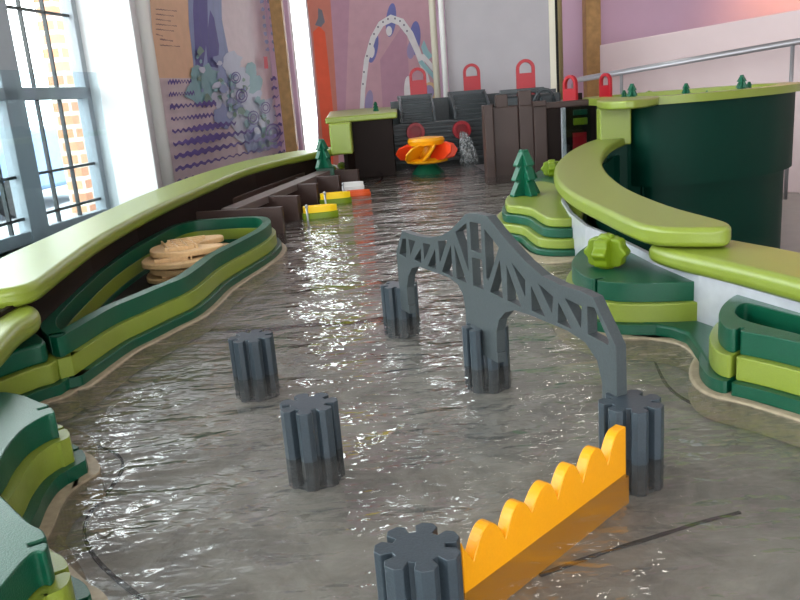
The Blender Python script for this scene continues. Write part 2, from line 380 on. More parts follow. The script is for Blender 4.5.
box(bm, -.1, 2.2, BY+.05, BY+.12, 3.1, 3.18); box(bm, -.1, 2.2, BY+.05, BY+.12, 4.02, 4.1); link('window_frame', bm, M['frame'], win)
bm = bmesh.new(); box(bm, -.1, 2.2, BY+.08, BY+.09, 3.1, 4.1); link('pane', bm, M['glass'], win)
# right and rear walls (behind the camera) with a wide unseen window added for fill light
bm = bmesh.new(); box(bm, 6.5, 6.7, -4.2, 12.5, FL, CZ); tag(link('wall_right', bm, M['pinkpale']), kind='structure')
bm = bmesh.new(); box(bm, -5, 6.5, -4.4, -4.2, FL, .2); box(bm, -5, 6.5, -4.4, -4.2, 2.0, CZ); box(bm, -5, -3.5, -4.4, -4.2, .2, 2.0); box(bm, 5, 6.5, -4.4, -4.2, .2, 2.0)
tag(link('wall_rear', bm, M['wall_white']), kind='structure')
win = bpy.data.objects.new('fill_window', None); C.objects.link(win); tag(win, kind='structure')
bm = bmesh.new()
for k in range(6): x = -3.5+8.5*k/5; box(bm, x-.05, x+.05, -4.36, -4.26, .2, 2.0)
box(bm, -3.5, 5, -4.36, -4.26, 1.1, 1.18); link('window_frame', bm, M['frame'], win)

# wood posts
for (pa, pb, y, lab) in ((271, 283, 10.2, 'brown wooden post between the wave mural and the bright window strip'), (586, 601, 10.6, 'light wooden post in front of the lilac back wall')):
    x0 = aty(pa, 20, y)[0]; x1 = aty(pb, 20, y)[0]
    tag(boxo('wood_post', x0, x1, y, y+.2, FL, CZ, M['wood'], None, .008), lab, 'post')
# mural on left wall
def paint(name, label, shapes, base_rect, fr, mats):
    """flat artwork: thin painted shapes laid on a base sheet; fr(a, b, h) -> world"""
    bm = bmesh.new()
    def poly(pts, mi, h):
        vs = [bm.verts.new(fr(a, b, h)) for a, b in pts]
        tr = tessellate_polygon([[Vector((a, b, 0)) for a, b in pts]])
        for t_ in tr:
            try: f = bm.faces.new([vs[i] for i in t_]); f.material_index = mi
            except ValueError: pass
    poly(base_rect, 0, .006)
    h = .008
    for pts, mi in shapes: poly(pts, mi, h); h += .0004
    me = bpy.data.meshes.new(name); bm.to_mesh(me); bm.free()
    for m_ in mats: me.materials.append(m_)
    o = bpy.data.objects.new(name, me); C.objects.link(o)
    sd = o.modifiers.new('thickness', 'SOLIDIFY'); sd.thickness = .0003
    return tag(o, label, 'mural')
pm = lambda n, c: mat('paint_'+n, c, .6, speck=.06, bscale=9)
P1 = [pm('blush', (204, 190, 194)), pm('peach', (214, 178, 148)), pm('indigo', (96, 96, 150)), pm('slate_blue', (136, 150, 186)), pm('teal', (132, 170, 176)), pm('violet', (92, 80, 142)), pm('text', (140, 112, 108)), pm('pale_blue', (184, 192, 208)), pm('dull_green', (118, 146, 132))]
def lw(px, py): return wallp(px, py, .012)
def frL(a, b, h): return WO+WD*a+WN*h+Vector((0, 0, b))
def ribbon(p0, p1, w, n, amp, freq, ph=0, f=lw):
    top = []; bot = []
    for i in range(n+1):
        k = i/n; x = p0[0]+(p1[0]-p0[0])*k; y = p0[1]+(p1[1]-p0[1])*k
        yy = y+amp*math.sin(k*freq*2*PI+ph); ww = w*(.65+.35*math.sin(k*7+ph))
        top.append(f(x, yy-ww/2)); bot.append(f(x, yy+ww/2+amp*.6*abs(math.sin(k*freq*PI*1.5))))
    return top+bot[::-1]
shapes = [([lw(146, -60), lw(188, -60), lw(196, 78), lw(156, 78)], 1)]
for i in range(6): shapes.append((ribbon((156, 9+i*5), (177-(i % 3)*3-(8 if i == 5 else 0), 11+i*5), 1.1, 16, .35, 7), 6))
shapes.append((ribbon((160, 39), (173, 41), 1.6, 12, .3, 5), 6)); shapes.append((ribbon((160, 45), (180, 46.5), 1.1, 12, .3, 5), 6))
shapes.append(([lw(*p) for p in ((186, -60), (220, -60), (222, 20), (228, 50), (234, 75), (232, 92), (196, 92), (193, 60), (189, 25))], 3))
shapes.append(([lw(*p) for p in ((196, -60), (206, -60), (208, 30), (204, 60), (200, 80), (196, 82), (195, 50), (193, 10))], 2))
shapes.append(([lw(*p) for p in ((210, 10), (214, 18), (219, 45), (218, 68), (208, 66), (206, 45))], 2))
for k in range(5): shapes.append((ribbon((188+k*7, -40), (196+k*8, 80), 1.2, 2, 0, 0), 8))
rg = random.Random(3)
def blob(cx, cy, r, mi, n=14, j=.3):
    return ([lw(cx+r*(1+j*rg.uniform(-1, 1))*math.cos(2*PI*k/n), cy+r*1.15*(1+j*rg.uniform(-1, 1))*math.sin(2*PI*k/n)) for k in range(n)], mi)
for cx, cy, r, mi in ((205, 78, 13, 4), (196, 92, 10, 4), (214, 92, 12, 4), (232, 62, 9, 7), (238, 80, 13, 7), (228, 100, 15, 7), (248, 100, 14, 7), (255, 84, 8, 4), (262, 112, 14, 7), (245, 124, 16, 7), (268, 134, 13, 7), (224, 116, 10, 3), (256, 140, 12, 3), (250, 70, 6, 4)): shapes.append(blob(cx, cy, r, mi))
for k in range(90):
    u_ = rg.random(); cx = 196+u_*72+rg.uniform(-9, 9); cy = 66+u_*70+rg.uniform(-26, 22)*(1-.3*u_)
    shapes.append(blob(cx, cy, rg.uniform(1.5, 4.2), rg.choice((4, 7, 7, 3, 4, 8)), 7, .45))
for cx, cy, r in ((270, 133, 8), (250, 118, 6), (238, 96, 6), (232, 78, 5), (262, 108, 5)):
    for q in (1, .6): 
        n = 16; o_ = [lw(cx+r*q*math.cos(2*PI*k/n), cy+r*q*1.2*math.sin(2*PI*k/n)) for k in range(n+1)]; i_ = [lw(cx+r*(q-.16)*math.cos(2*PI*k/n), cy+r*(q-.16)*1.2*math.sin(2*PI*k/n)) for k in range(n+1)]
        shapes.append((o_+i_[::-1], 5))
for k in range(9):
    y0 = 82+k*12.5; x0 = 163+k*1.0; wv = (3.4, 2.6, 4.6, 3.2, 6, 7, 5, 3.2, 2.4)[k]
    xe = (187, 190, 212, 210, 232, 250, 272, 278, 280)[k]
    shapes.append((ribbon((x0, y0), (xe, y0-(xe-x0)*(.02+.03*k)), wv, 60, 1.3, 8+k, k), 5))
    shapes.append((ribbon((267+k*.9, y0-3-k*3.2), (281+k*.6, y0-4.5-k*3.6), 3, 20, .9, 3, k), 5))
for k in range(10): shapes.append((ribbon((146+k*1.5, 78+k*11), (151+k*1.5, 76+k*11), 4, 8, 1, 1, k), 5))
# the tall violet ornament near the post and its dots
shapes.append((ribbon((258, -30), (268, 78), 2.6, 4, 0, 0), 3))
for k in range(7):
    for sgn in (-1, 1): shapes.append(blob(261+k*.9+sgn*3.6, 2+k*8, 1.9, 3, 8))
shapes.append(([lw(*p) for p in ((258.5, 57), (262.5, 57), (263.5, 69), (259.5, 69))], 9))
P1.append(pm('alarm_red', (176, 30, 44)))
paint('wave_mural', 'tall wall mural with blue waterfall, foliage and rows of violet wavy lines', shapes,
      [lw(143.5, -90), lw(281, -60), lw(290, 200), lw(168, 230)], frL, P1)
# second mural on the back wall
yb = BY-.012
def bw(px, py): return aty(px, py, yb)
def frB(a, b, h): return Vector((a, BY-h, b))
P2 = [pm('rose', (206, 166, 178)), pm('coral', (206, 128, 112)), pm('vermilion', (236, 96, 62)), pm('arch_white', (236, 236, 238)), pm('iris', (116, 122, 186)), pm('aqua', (160, 208, 214)), pm('mauve', (192, 150, 170)), pm('lilac', (160, 150, 190)), pm('gold', (226, 196, 150)), pm('ink', (120, 120, 132))]
shapes = [([bw(*p) for p in ((313, -70), (352, -70), (344, 150), (318, 150))], 7 if 0 else 6),
          ([bw(*p) for p in ((304, -20), (329, -20), (333, 40), (338, 120), (339, 190), (322, 190), (318, 110), (312, 40))], 1),
          ([bw(*p) for p in ((313, 32), (319, 26), (325, 32), (329, 70), (334, 120), (333, 180), (326, 184), (321, 120), (316, 70))], 2),
          ([bw(*p) for p in ((318, 8), (322, 10), (325, 22), (321, 27), (315, 25), (318, 18))], 9),
          ([bw(*p) for p in ((380, 60), (406, 20), (412, 130), (384, 130))], 6)]
def ell(cx, cy, a, b, mi, rot=0, f=bw, n=22):
    return ([f(cx+a*math.cos(t_)*math.cos(rot)-b*math.sin(t_)*math.sin(rot), cy+a*math.cos(t_)*math.sin(rot)+b*math.sin(t_)*math.cos(rot)) for t_ in [2*PI*k/n for k in range(n)]], mi)
shapes += [ell(391, 20, 5, 17, 4, .1), ell(373, 47, 5, 16, 4, .15), ell(415, 38, 5.5, 17, 4, .05), ell(411, 50, 4, 9, 7, .1), ell(369, 102, 4, 12, 7, .1), ell(372, 52, 2.6, 6, 3, .1), ell(389, 31, 3, 5, 3)]
arch = []
pts = [(361.5, 118), (363, 90), (366.5, 60), (373, 38), (381, 24), (391, 18.5), (401, 22), (410, 34), (417, 50), (423, 66), (432, 100)]
w_ = [4.2, 4.6, 5, 5.6, 6.4, 8, 8, 7, 6, 5.5, 5]
L_ = []; R_ = []
for i, p in enumerate(pts):
    a = Vector(pts[max(0, i-1)]); b = Vector(pts[min(len(pts)-1, i+1)]); t_ = (b-a).normalized(); n_ = Vector((-t_.y, t_.x))*w_[i]/2
    L_.append(bw(p[0]+n_.x, p[1]+n_.y)); R_.append(bw(p[0]-n_.x, p[1]-n_.y))
shapes.append((L_+R_[::-1], 3))
for (x, y) in ((378, 27), (383, 22), (388, 19), (395, 18.5), (400, 21), (374, 34), (404, 25), (407, 31), (370, 44), (367, 56), (364, 72), (363, 84)): shapes.append(ell(x, y, .9, 1.2, 9, n=6))
shapes += [([bw(*p) for p in ((421, 47), (424, 40), (428, 50), (433, 56), (428, 60), (424, 56))], 5), ([bw(*p) for p in ((419, 55), (424, 54), (436, 68), (437, 76), (430, 68))], 3),
           ([bw(*p) for p in ((418, 62), (422, 60), (436, 76), (436, 82))], 5), ell(430, 92, 7, 10, 8), ell(429, 92, 5, 7, 7), ell(408, 90, 4, 14, 3)]
paint('arch_mural', 'pink wall mural with orange totem figure and a white arch with blue ovals', shapes, [bw(312, -80), bw(434, -80), bw(440, 210), bw(322, 210)], frB, P2)
# poles and the grey panel
def pole(px, py, y, r, m_, label, z0=FL, z1=CZ):
    x = aty(px, py, y)[0]; t = thing('metal_pole', label, 'pole', (x, y, z0))
    bm = bmesh.new(); tube(bm, [(0, 0, 0), (0, 0, z1-z0)], r, 16); link('pole_shaft', bm, m_, t, smooth=True)
    bm = bmesh.new(); tube(bm, [(0, 0, 0), (0, 0, .03)], r*2.2, 16); link('foot_plate', bm, m_, t)
pole(435.5, 60, 8.4, .034, M['cream'], 'cream metal pole just left of the slimmer white pole beside the arch mural')
pole(444, 60, 8.0, .027, M['white'], 'slim white pole along the left edge of the grey panel')
pole(560.5, 40, 8.0, .022, M['brass'], 'brass toned pole along the right edge of the grey panel')
t = thing('display_panel', 'large plain grey panel standing behind the red gates', 'panel', (0, 8.05, FL))
xa = aty(448, 60, 8.05)[0]; xb = aty(550, 60, 8.05)[0]; xc = aty(556, 60, 8.05)[0]; xd = aty(559, 60, 8.05)[0]
boxo('panel_sheet', xa, xb, 0, .05, 0, CZ-FL, M['greywall'], t); boxo('edge_trim', xb, xc, -.01, .06, 0, CZ-FL, M['cream'], t); boxo('gap_strip', xc, xd, 0, .05, 0, CZ-FL, M['black'], t)  # black strip stands in for the dark gap beside the trim
# ramp wall and railing, from (2.2, 9.6) towards (4.3, 6.9)
t = thing('ramp_wall', 'pale pink sloping ramp wall behind the handrail', 'ramp wall', (0, 0, 0))
A0 = Vector((aty(606, 60, 9.2)[0], 9.2)); A1 = Vector((aty(840, 60, 7.3)[0], 7.3)); d_ = (A1-A0); Lr = d_.length; d_.normalize()
ea = Vector((d_.x, d_.y, 0)); fr = (Vector((A0.x, A0.y, 0)), ea, Vector((0, 0, 1)))
zA = aty(606, 45, 9.2)[1]; zB = aty(840, 3, 7.3)[1]
bm = bmesh.new(); add_prism(bm, [(0, FL), (Lr, FL), (Lr, zB), (0, zA)], (), fr, .12); link('ramp_panel', bm, M['pinkpale'], t, .01)
t = thing('handrail', 'grey metal handrail sloping up to the right before the ramp wall', 'handrail', (0, 0, 0))
pa = aty(577, 78, 8.9); pb = aty(830, 36, 6.9); p0 = Vector((pa[0], 8.9, pa[1]-.02)); p1 = Vector((pb[0], 6.9, pb[1]))
bm = bmesh.new(); tube(bm, [(p0.x-.03, p0.y+.02, p0.z-.55), (p0.x-.03, p0.y+.02, p0.z-.05), p0+Vector((-.01, 0, -.012)), p0, p1], .03, 12); link('rail_tube', bm, M['metal'], t, smooth=True)
for k, pxx in ((0, 621), (1, 791)):
    q = min([p0.lerp(p1, i/60) for i in range(61)], key=lambda v: abs(((v-Vector((0, 0, H))).dot(CR)/(v-Vector((0, 0, H))).dot(FW))*F+400-pxx))
    bm = bmesh.new(); tube(bm, [(q.x, q.y, FL), (q.x, q.y, q.z)], .017, 10); link('rail_post', bm, M['metal'], t, smooth=True)

# ================================================================ WATER TABLE
def PP(l, z): return [at(x, y, z) for x, y in l]
# inner wall line, counter-clockwise seen from above: right side going away, then left side coming back
rail1_in = [at(650, 227, .24), at(625, 218, .24), at(600, 206, .24), at(575, 195, .24), at(560, 185, .24), at(553, 175, .24), at(556, 163, .24), at(570, 151, .24), at(588, 141.5, .24), at(600, 138, .24)]
rwall = [(.98, .05), (.9, .9), (.80, 1.30), (.773, 1.445), (.728, 1.587), (.684, 1.72), (.655, 1.95), (.64, 2.2)]+[(p[0]+.03, p[1]) for p in rail1_in[3:]]
lwall = [(-.46, 6.3), (-.5, 5.8), (-.62, 5.45), (-.80, 4.7), (-.93, 3.75), (-.99, 3.0), (-.95, 2.4), (-.87, 1.8), (-.86, 1.4), (-.92, .9), (-.98, .05)]
rfar = [(1.22, 5.3), (.70, 5.42), (.66, 6.85)]
lfar = [(.03, 6.85), (-.3, 6.3)]
basin = [tuple(p) for p in rwall]+rfar+lfar+lwall[1:]
wt = thing('water_table', 'long winding water play table with mottled grey bed and dark green skirt', 'water table', (0, 0, FL))
def wl(o): o.location = (0, 0, -FL); return o
BED = -.055
wl(flat_prism('riverbed', basin, BED-.05, BED, M['bed'], wt, 0))
bm = bmesh.new(); strip(bm, rwall, BED, .14, .012); wl(link('side_panel', bm, M['steel'], wt))
bm = bmesh.new(); strip(bm, lwall, BED, .2, .012); wl(link('side_panel', bm, M['darkbrown'], wt))  # dark brown puts the shade under the left rail into the panel colour
bm = bmesh.new(); strip(bm, [(-.3, 5.82), (.06, 6.84)], BED, .42, -.03); wl(link('end_panel', bm, M['darkbrown'], wt))
rs = [(p[0]+.10, p[1]) for p in rwall]; ls = [(p[0]-.10, p[1]) for p in lwall]
bm = bmesh.new(); strip(bm, rs, FL, .138, .02); wl(link('skirt', bm, M['skirt'], wt))
bm = bmesh.new(); strip(bm, ls, FL, .185, .02); wl(link('skirt', bm, M['skirt'], wt))
# seams of the bed: narrow dark grooves (raised a hair over the bed)
def seam(px_pts, w, name='bed_seam'):
    pts = smooth_loop(PP(px_pts, BED+.002), 2, False); L = []; R = []
    rr = random.Random(len(px_pts))
    for i, p in enumerate(pts):
        a = Vector(pts[max(0, i-1)]); b = Vector(pts[min(len(pts)-1, i+1)]); t_ = (b-a).normalized(); n_ = Vector((-t_.y, t_.x))*w*rr.uniform(.35, .65)
        L.append((p[0]+n_.x, p[1]+n_.y)); R.append((p[0]-n_.x, p[1]-n_.y))
    wl(flat_prism(name, L+R[::-1], BED-.004, BED+.003, M['black'], wt, 0))
seam([(70, 440), (100, 446), (121, 456), (124, 468), (110, 490), (92, 508), (82, 530), (90, 552), (108, 572), (128, 588), (150, 605)], .006)
seam([(160, 336), (200, 330), (262, 331), (300, 325), (345, 324), (385, 318)], .03)
seam([(540, 575), (600, 553), (660, 535), (700, 522), (740, 512)], .005)
seam([(650, 348), (660, 375), (672, 392), (700, 408), (740, 425), (790, 440)], .006)
# sand ledges just under the water
def ledge(l, z, name='sand_ledge'): wl(flat_prism(name, smooth_loop(PP(l, z), 2), BED, max(z, .004) if z > -.015 else z, M['sand'], wt, .006))
ledge([(560, 305), (585, 331), (621, 342), (655, 345), (684, 351), (696, 366), (706, 386), (735, 404), (775, 418), (830, 432), (830, 340), (700, 300), (600, 270)], -.012)
0 and ledge([(-40, 420), (20, 407), (60, 390), (85, 374), (120, 356), (160, 337), (200, 312), (225, 290), (262, 262), (284, 238), (270, 232), (200, 240), (60, 330), (-40, 370)], -.012)
ledge([(100, 443), (88, 470), (66, 490), (50, 520), (80, 560), (96, 600), (60, 640), (-40, 700), (-60, 500), (-40, 420), (40, 420), (86, 430)], -.02)
ledge([(488, 226), (496, 244), (508, 252), (525, 264), (552, 268), (585, 264), (590, 235), (560, 210), (510, 206)], -.012)
# the water itself
bm = bmesh.new(); vs = [bm.verts.new((x, y, 0)) for x, y in basin]; bm.faces.new(vs)
wo = link('water_surface', bm, M['water']); tag(wo, 'shallow rippled grey water filling the winding table', 'water', kind='stuff')

# ---------------------------------------------------------------- counter rails
def rail(name, pts, z, th, label, sm=2, group=None, bevel=.021, lower=None):
    q = smooth_loop(pts, sm, q=.22) if sm else pts
    t = thing(name, label, 'counter rail', (0, 0, 0), 0, group)
    flat_prism('rail_board', q, z-th, z, M['lime'], t, bevel, seg=4)
    return t
def dens(pts, n=3):
    out = []
    for i in range(len(pts)-1):
        for k in range(n): out.append((pts[i][0]+(pts[i+1][0]-pts[i][0])*k/n, pts[i][1]+(pts[i+1][1]-pts[i][1])*k/n))
    return out+[pts[-1]]
r1 = [at(x, y, .24) for x, y in ((652, 228), (625, 219), (600, 207), (575, 195.5), (561, 186), (553, 175), (555, 163), (568, 151), (586, 142), (601, 137.5))]
r1b = [at(x, y, .24) for x, y in ((632, 135), (614, 142), (604, 151), (601, 160), (606, 171), (620, 183), (637, 192.5), (675, 207), (722, 219), (733, 223))]
rail('counter_rail', r1+r1b+[at(728, 228, .24)], .24, .048, 'curved lime rail sweeping round from the step to the front right', 2)
r2 = [at(x, y, .188) for x, y in ((648, 243), (652, 245.5), (670, 251), (735, 265), (800, 281), (860, 300), (1000, 360))]
r2b = [at(x, y, .188) for x, y in ((1020, 310), (880, 268), (800, 250), (732, 238), (700, 232), (664, 234))]
rail('counter_rail', r2+r2b, .188, .048, 'straight lime rail at right, tucked under the end of the curved rail', 1)
l1 = [at(x, y, .24) for x, y in ((31, 287), (60, 265), (100, 236), (150, 209), (200, 187), (252, 166), (315, 152), (350, 147))]
l1b = [at(x, y, .24) for x, y in ((350, 144), (315, 148.5), (285, 152), (240, 161), (190, 176), (140, 194.5), (100, 212), (50, 234), (0, 256), (-60, 285), (-64, 296))]
rail('counter_rail', l1+l1b, .24, .048, 'long curved lime rail beside the left window, whitened by window light', 2)
l2 = [at(x, y, .19) for x, y in ((-200, 470), (-40, 380), (0, 346), (18, 325), (39, 312), (38, 304), (20, 300), (-60, 300), (-260, 380))]
rail('counter_rail', l2, .19, .048, 'short lime rail at left edge, tucked under the long window rail', 2)
# left step up and upper rim
LS = thing('step_block', 'lime step block at the far end of the left rail', 'step block', (0, 0, 0))
xa = aty(329, 130, 5.75)[0]; xb = aty(351, 130, 5.75)[0]
boxo('block_face', xa, xb, 5.75, 6.0, .2, .425, M['lime'], LS, .012)
flat_prism('rim_board', PP([(325, 118), (360, 115), (397, 112), (397, 106.5), (360, 108.5), (330, 111.5)], .465), .42, .465, M['lime'], LS, .012)
boxo('dark_side', xb, xb+.3, 5.95, 6.0, 0, .42, M['darkbrown'], LS, .002)
# right step
RS = thing('step_block', 'lime step block where the right rail meets the tall green drum', 'step block', (0, 0, 0))
xa = aty(600, 125, 4.66)[0]; xb = aty(631.5, 125, 4.66)[0]
boxo('block_face', xa, xb, 4.66, 4.74, .2, .42, M['lime'], RS, .008)
boxo('dark_side', xa+.06, xb-.01, 4.7, 4.74, FL, .2, M['skirt'], RS, .004)

# ---------------------------------------------------------------- upper drum at right
DX, DY, DR = 1.86, 5.12, .70
dr = thing('upper_basin', 'tall round dark green basin with lime rim at right', 'water table', (DX, DY, FL))
def arc(r, a0, a1, n, c=(0, 0)): return [(c[0]+r*math.cos(a0+(a1-a0)*k/n), c[1]+r*math.sin(a0+(a1-a0)*k/n)) for k in range(n+1)]
do = smooth_loop([(1.46-DX, 4.60-DY), (1.60-DX, 4.54-DY), (1.85-DX, 4.54-DY), (2.12-DX, 4.63-DY), (2.38-DX, 4.78-DY), (2.62-DX, 5.05-DY), (2.74-DX, 5.45-DY), (2.60-DX, 5.8-DY), (2.1-DX, 5.9-DY), (1.6-DX, 5.9-DY), (1.42-DX, 5.7-DY), (1.40-DX, 5.0-DY)], 4)
for nm, of, z0, z1, mk, hole in (('upper_band', 0, -.05, .42, 'skirt', .06), ('lower_skirt', -.045, FL, -.05, 'skirt', .09)):
    o = flat_prism(nm, offset(do, of), z0-FL, z1-FL, M[mk], dr, .004, holes=[offset(do, -hole)])
flat_prism('rim_board', offset(do, .045), .42-FL, .465-FL, M['lime'], dr, .012, holes=[offset(do, -.1)])
flat_prism('snow_field', offset(do, -.06), .40-FL, .43-FL, M['white'], dr, 0)
flat_prism('grass_layer', [(.42*math.cos(a)*(1+.15*math.sin(3*a)), .3*math.sin(a)-.1) for a in [2*PI*k/40 for k in range(40)]], .43-FL, .445-FL, M['lime'], dr, .004)
# connecting wall between step and drum, and rim there
cw = thing('linking_wall', 'dark green wall joining the lime step block to the drum', 'wall panel', (0, 0, 0))
bm = bmesh.new(); strip(bm, [(xb-.01, 4.72), (xb+.06, 4.68), (1.50, 4.66)], FL, .42, -.04); link('wall_panel', bm, M['skirt'], cw)
flat_prism('rim_board', smooth_loop([at(601, 102, .465), at(640, 100, .465), (1.62, 4.6), (1.52, 4.95), (xa+.14, 4.95), (xa+.02, 4.85)], 2), .42, .466, M['lime'], cw, .012)

# upper river block behind the lock (dark brown plinth)
ub = thing('upper_plinth', 'dark brown plinth carrying the upper river behind the lock', 'plinth', (0, 0, 0))
boxo('plinth_body', .98, 1.5, 5.62, 7.4, FL, .40, M['darkbrown'], ub, .01)
boxo('plinth_top', .96, 1.52, 5.6, 7.42, .40, .44, M['brown'], ub, .01)
boxo('small_block', 1.36, 1.42, 5.75, 5.8, .44, .50, M['darkbrown'], ub, .004)
boxo('lime_edge', 1.0, 1.5, 6.9, 7.1, .44, .475, M['lime'], ub, .006)

# ---------------------------------------------------------------- lock box of brown planks
lk = thing('lock_chamber', 'brown plank lock chamber with two tall gate leaves', 'lock', (.66, 5.34, 0))
y0 = 5.34
def lx(px, y=y0): return aty(px, 120, y)[0]-.66
def pr(x0, x1, yy0, yy1, z0, z1, name, m_=M['brown'], bv=.006): boxo(name, x0, x1, yy0, yy1, z0, z1, m_, lk, bv)
pr(lx(484), lx(493), -.03, .12, BED, .475, 'post')
pr(lx(493.5), lx(519), .02, .06, BED, .455, 'gate_leaf'); pr(lx(519.8), lx(534), .02, .06, BED, .455, 'gate_leaf')
pr(lx(534), lx(547), -.0, .08, BED, .46, 'post')
pr(lx(497), lx(509), .02, .08, .45, .535, 'gate_handle'); pr(lx(520), lx(533), .02, .08, .45, .55, 'gate_handle')
pr(lx(533), lx(546), -.03, .06, .44, .475, 'cap')
for (pa_, pb_) in ((546.5, 557),):
    bm = bmesh.new(); strip(bm, [(lx(pa_), .06), (aty(pb_, 120, 6.1)[0]-.66, .76)], BED, .44, .03); link('side_wall', bm, M['darkbrown'], lk, .003)
pr(lx(547), lx(562), .02, .06, BED, .42, 'side_board', M['darkbrown'])
pr(lx(545), lx(600), .02, .10, .42, .46, 'top_ledge', M['brown'])
# acrylic channel with red flap
ac = thing('acrylic_channel', 'clear acrylic channel with red flap and green bands right of the lock', 'water channel', (0, 0, 0))
ax = lambda px: aty(px, 120, 5.3)[0]
boxo('acrylic_sheet', ax(562), ax(590), 5.29, 5.296, BED, .42, M['acrylic'], ac, 0)
boxo('flap', ax(573), ax(587), 5.31, 5.33, .05, .25, M['red'], ac, .004)
boxo('green_band', ax(574), ax(588), 5.31, 5.33, .30, .345, M['bush'], ac, .003); boxo('green_band', ax(574), ax(588), 5.31, 5.33, .365, .40, M['green'], ac, .003)
boxo('frame_post', ax(562), ax(566), 5.30, 5.34, BED, .42, M['steel'], ac, .003)
boxo('back_board', ax(563), ax(606), 5.35, 5.37, BED, .42, M['darkbrown'], ac, 0)

# ---------------------------------------------------------------- dam with slatted wall, outlets, spillways
dm = thing('dam', 'dark grey slatted dam with two curved spillways', 'dam', (0, 6.85, 0))
dx = lambda px, z=0: aty(px, 140, 6.85)[0]
x0, x1 = dx(388), dx(486)
boxo('dam_wall', x0, x1, .02, .1, BED, .325, M['stone'], dm, .004)
for k in range(8): boxo('slat', x0, x1, 0, .03, .0+k*.04, .026+k*.04, M['stone'], dm, .005)
boxo('dam_cap', x0, x1, -.01, .14, .322, .34, M['stone'], dm, .004)
def spill(xa, xb):
    bm = bmesh.new(); n = 5
    for k in range(n):
        a0 = k/n; z0 = .34+a0*.2; yy = .12+ .42*(1-math.cos(a0*PI/2.2)); 
        box(bm, xa, xb, yy-.012, yy+.12+.06*k, z0+.2/n-.016, z0+.2/n); box(bm, xa, xb, yy+.015, yy+.12+.06*k, z0, z0+.2/n-.014)
    s = link('spillway', bm, M['stone'], dm, .005)
    for xx in (xa-.025, xb):
        bm = bmesh.new()
        o_ = [(.08, .34)]+[(.08+.42*(1-math.cos(k/8*PI/2.2)), .36+k/8*.2) for k in range(9)]+[(.62, .56), (.62, .34)]
        add_prism(bm, o_, (), (Vector((xx, 0, 0)), Vector((0, 1, 0)), Vector((0, 0, 1))), .025)
        link('cheek', bm, M['stone'], s, .004)
    bm = bmesh.new(); box(bm, xa-.03, xb+.03, .5, .62, .54, .575); link('gate_seat', bm, M['stone'], s, .004)
sx_ = lambda px: aty(px, 110, 7.2)[0]
spill(sx_(402), sx_(431)); spill(sx_(454), sx_(485))
boxo('back_wall', x0+.05, x1+.75, .62, .68, BED, .53, M['stone'], dm, .004)
# small spillway right of the lock
spl = thing('small_spillway', 'small grey curved spillway above the lock gates', 'spillway', (aty(542, 95, 6.3)[0], 6.2, .44))
for k in range(2):
    bm = bmesh.new(); tube(bm, [(-.1+.1*k+.08*math.cos(a), 0, .0+.1*math.sin(a)) for a in [PI*j/8 for j in range(9)]], .014, 8); link('arch_rib', bm, M['stone'], spl, smooth=True)
bm = bmesh.new(); box(bm, -.35, .14, .05, .3, -.02, .07); link('spill_plate', bm, M['stone'], spl, .02)
bm = bmesh.new(); box(bm, -.34, .0, .0, .06, .085, .12); link('gate_seat', bm, M['stone'], spl, .005)
# outlets
for px, py, lab in ((415.5, 132, 'red round outlet behind the water wheel'), (461.5, 130, 'red round outlet pouring water onto the river')):
    x, z = aty(px, py, 6.83); t = thing('water_outlet', lab, 'water outlet', (x, 6.85, z))
    fr = (Vector((0, 0, 0)), Vector((1, 0, 0)), Vector((0, 0, 1)))
    bm = bmesh.new(); add_prism(bm, arc(.078, 0, 2*PI, 28)[:-1], [arc(.05, 0, 2*PI, 28)[:-1]], fr, .07); link('ring', bm, M['red'], t, .008)
    bm = bmesh.new(); add_prism(bm, arc(.052, 0, 2*PI, 28)[:-1], (), fr, .02); link('grille', bm, M['red'], t)
# falling water
x, z = aty(461.5, 131, 6.78)
t = thing('water_jet', 'clear water falling from the right red outlet', 'water', (x, 6.77, 0))
bm = bmesh.new()
for k, (sx, w) in enumerate(((0, .03), (.03, .024), (.055, .02), (-.015, .02))):
    tube(bm, [(sx*(.4+.9*q), -.28*q, z-.02-(z-.02)*q*q) for q in [j/8 for j in range(9)]], [w*(.7+1.1*j/8) for j in range(9)], 8)
link('stream', bm, M['splash'], t, smooth=True)

# ---------------------------------------------------------------- red gates
def gate_proto(w, h, th, m_):
    t = thing('sluice_gate', 'x', 'sluice gate')
    o_ = [(-w/2, 0), (w/2, 0)]+arc(w/2, 0, PI, 16, (0, h-w/2))
    r = w/2-.026
    hole = [(-r, h-w*.72), (r, h-w*.72)]+arc(r, 0, PI, 14, (0, h-w/2))
    hole = hole[:2]+hole[2:]
    bm = bmesh.new(); add_prism(bm, o_, [hole], (Vector((0, th/2, 0)), Vector((1, 0, 0)), Vector((0, 0, 1))), th)
    bmesh.ops.dissolve_limit(bm, angle_limit=.001, verts=bm.verts, edges=bm.edges)
    link('gate_plate', bm, m_, t, .005, seg=2)
    bm = bmesh.new(); box(bm, -w/2+.012, w/2-.012, -th/2-.004, th/2+.004, 0, .03); link('foot_bar', bm, m_, t, .003)
    return t
gp = gate_proto(.155, .29, .03, M['red'])
gates = [(417, 67.5, 7.42, 0, 1, 'leftmost upright red gate with arched handle above the left spillway'), (471, 63.5, 7.42, 0, 1, 'upright red gate with arched handle above the right spillway'), (525, 59, 6.24, 0, .93, 'tall upright red gate behind the brown lock leaves'),
         (570, 75, 5.5, -1.05, .80, 'red gate turned sideways, standing just right of the lock'), (605.5, 73, 5.5, -1.15, .72, 'rightmost red gate turned sideways beside the lime rim')]
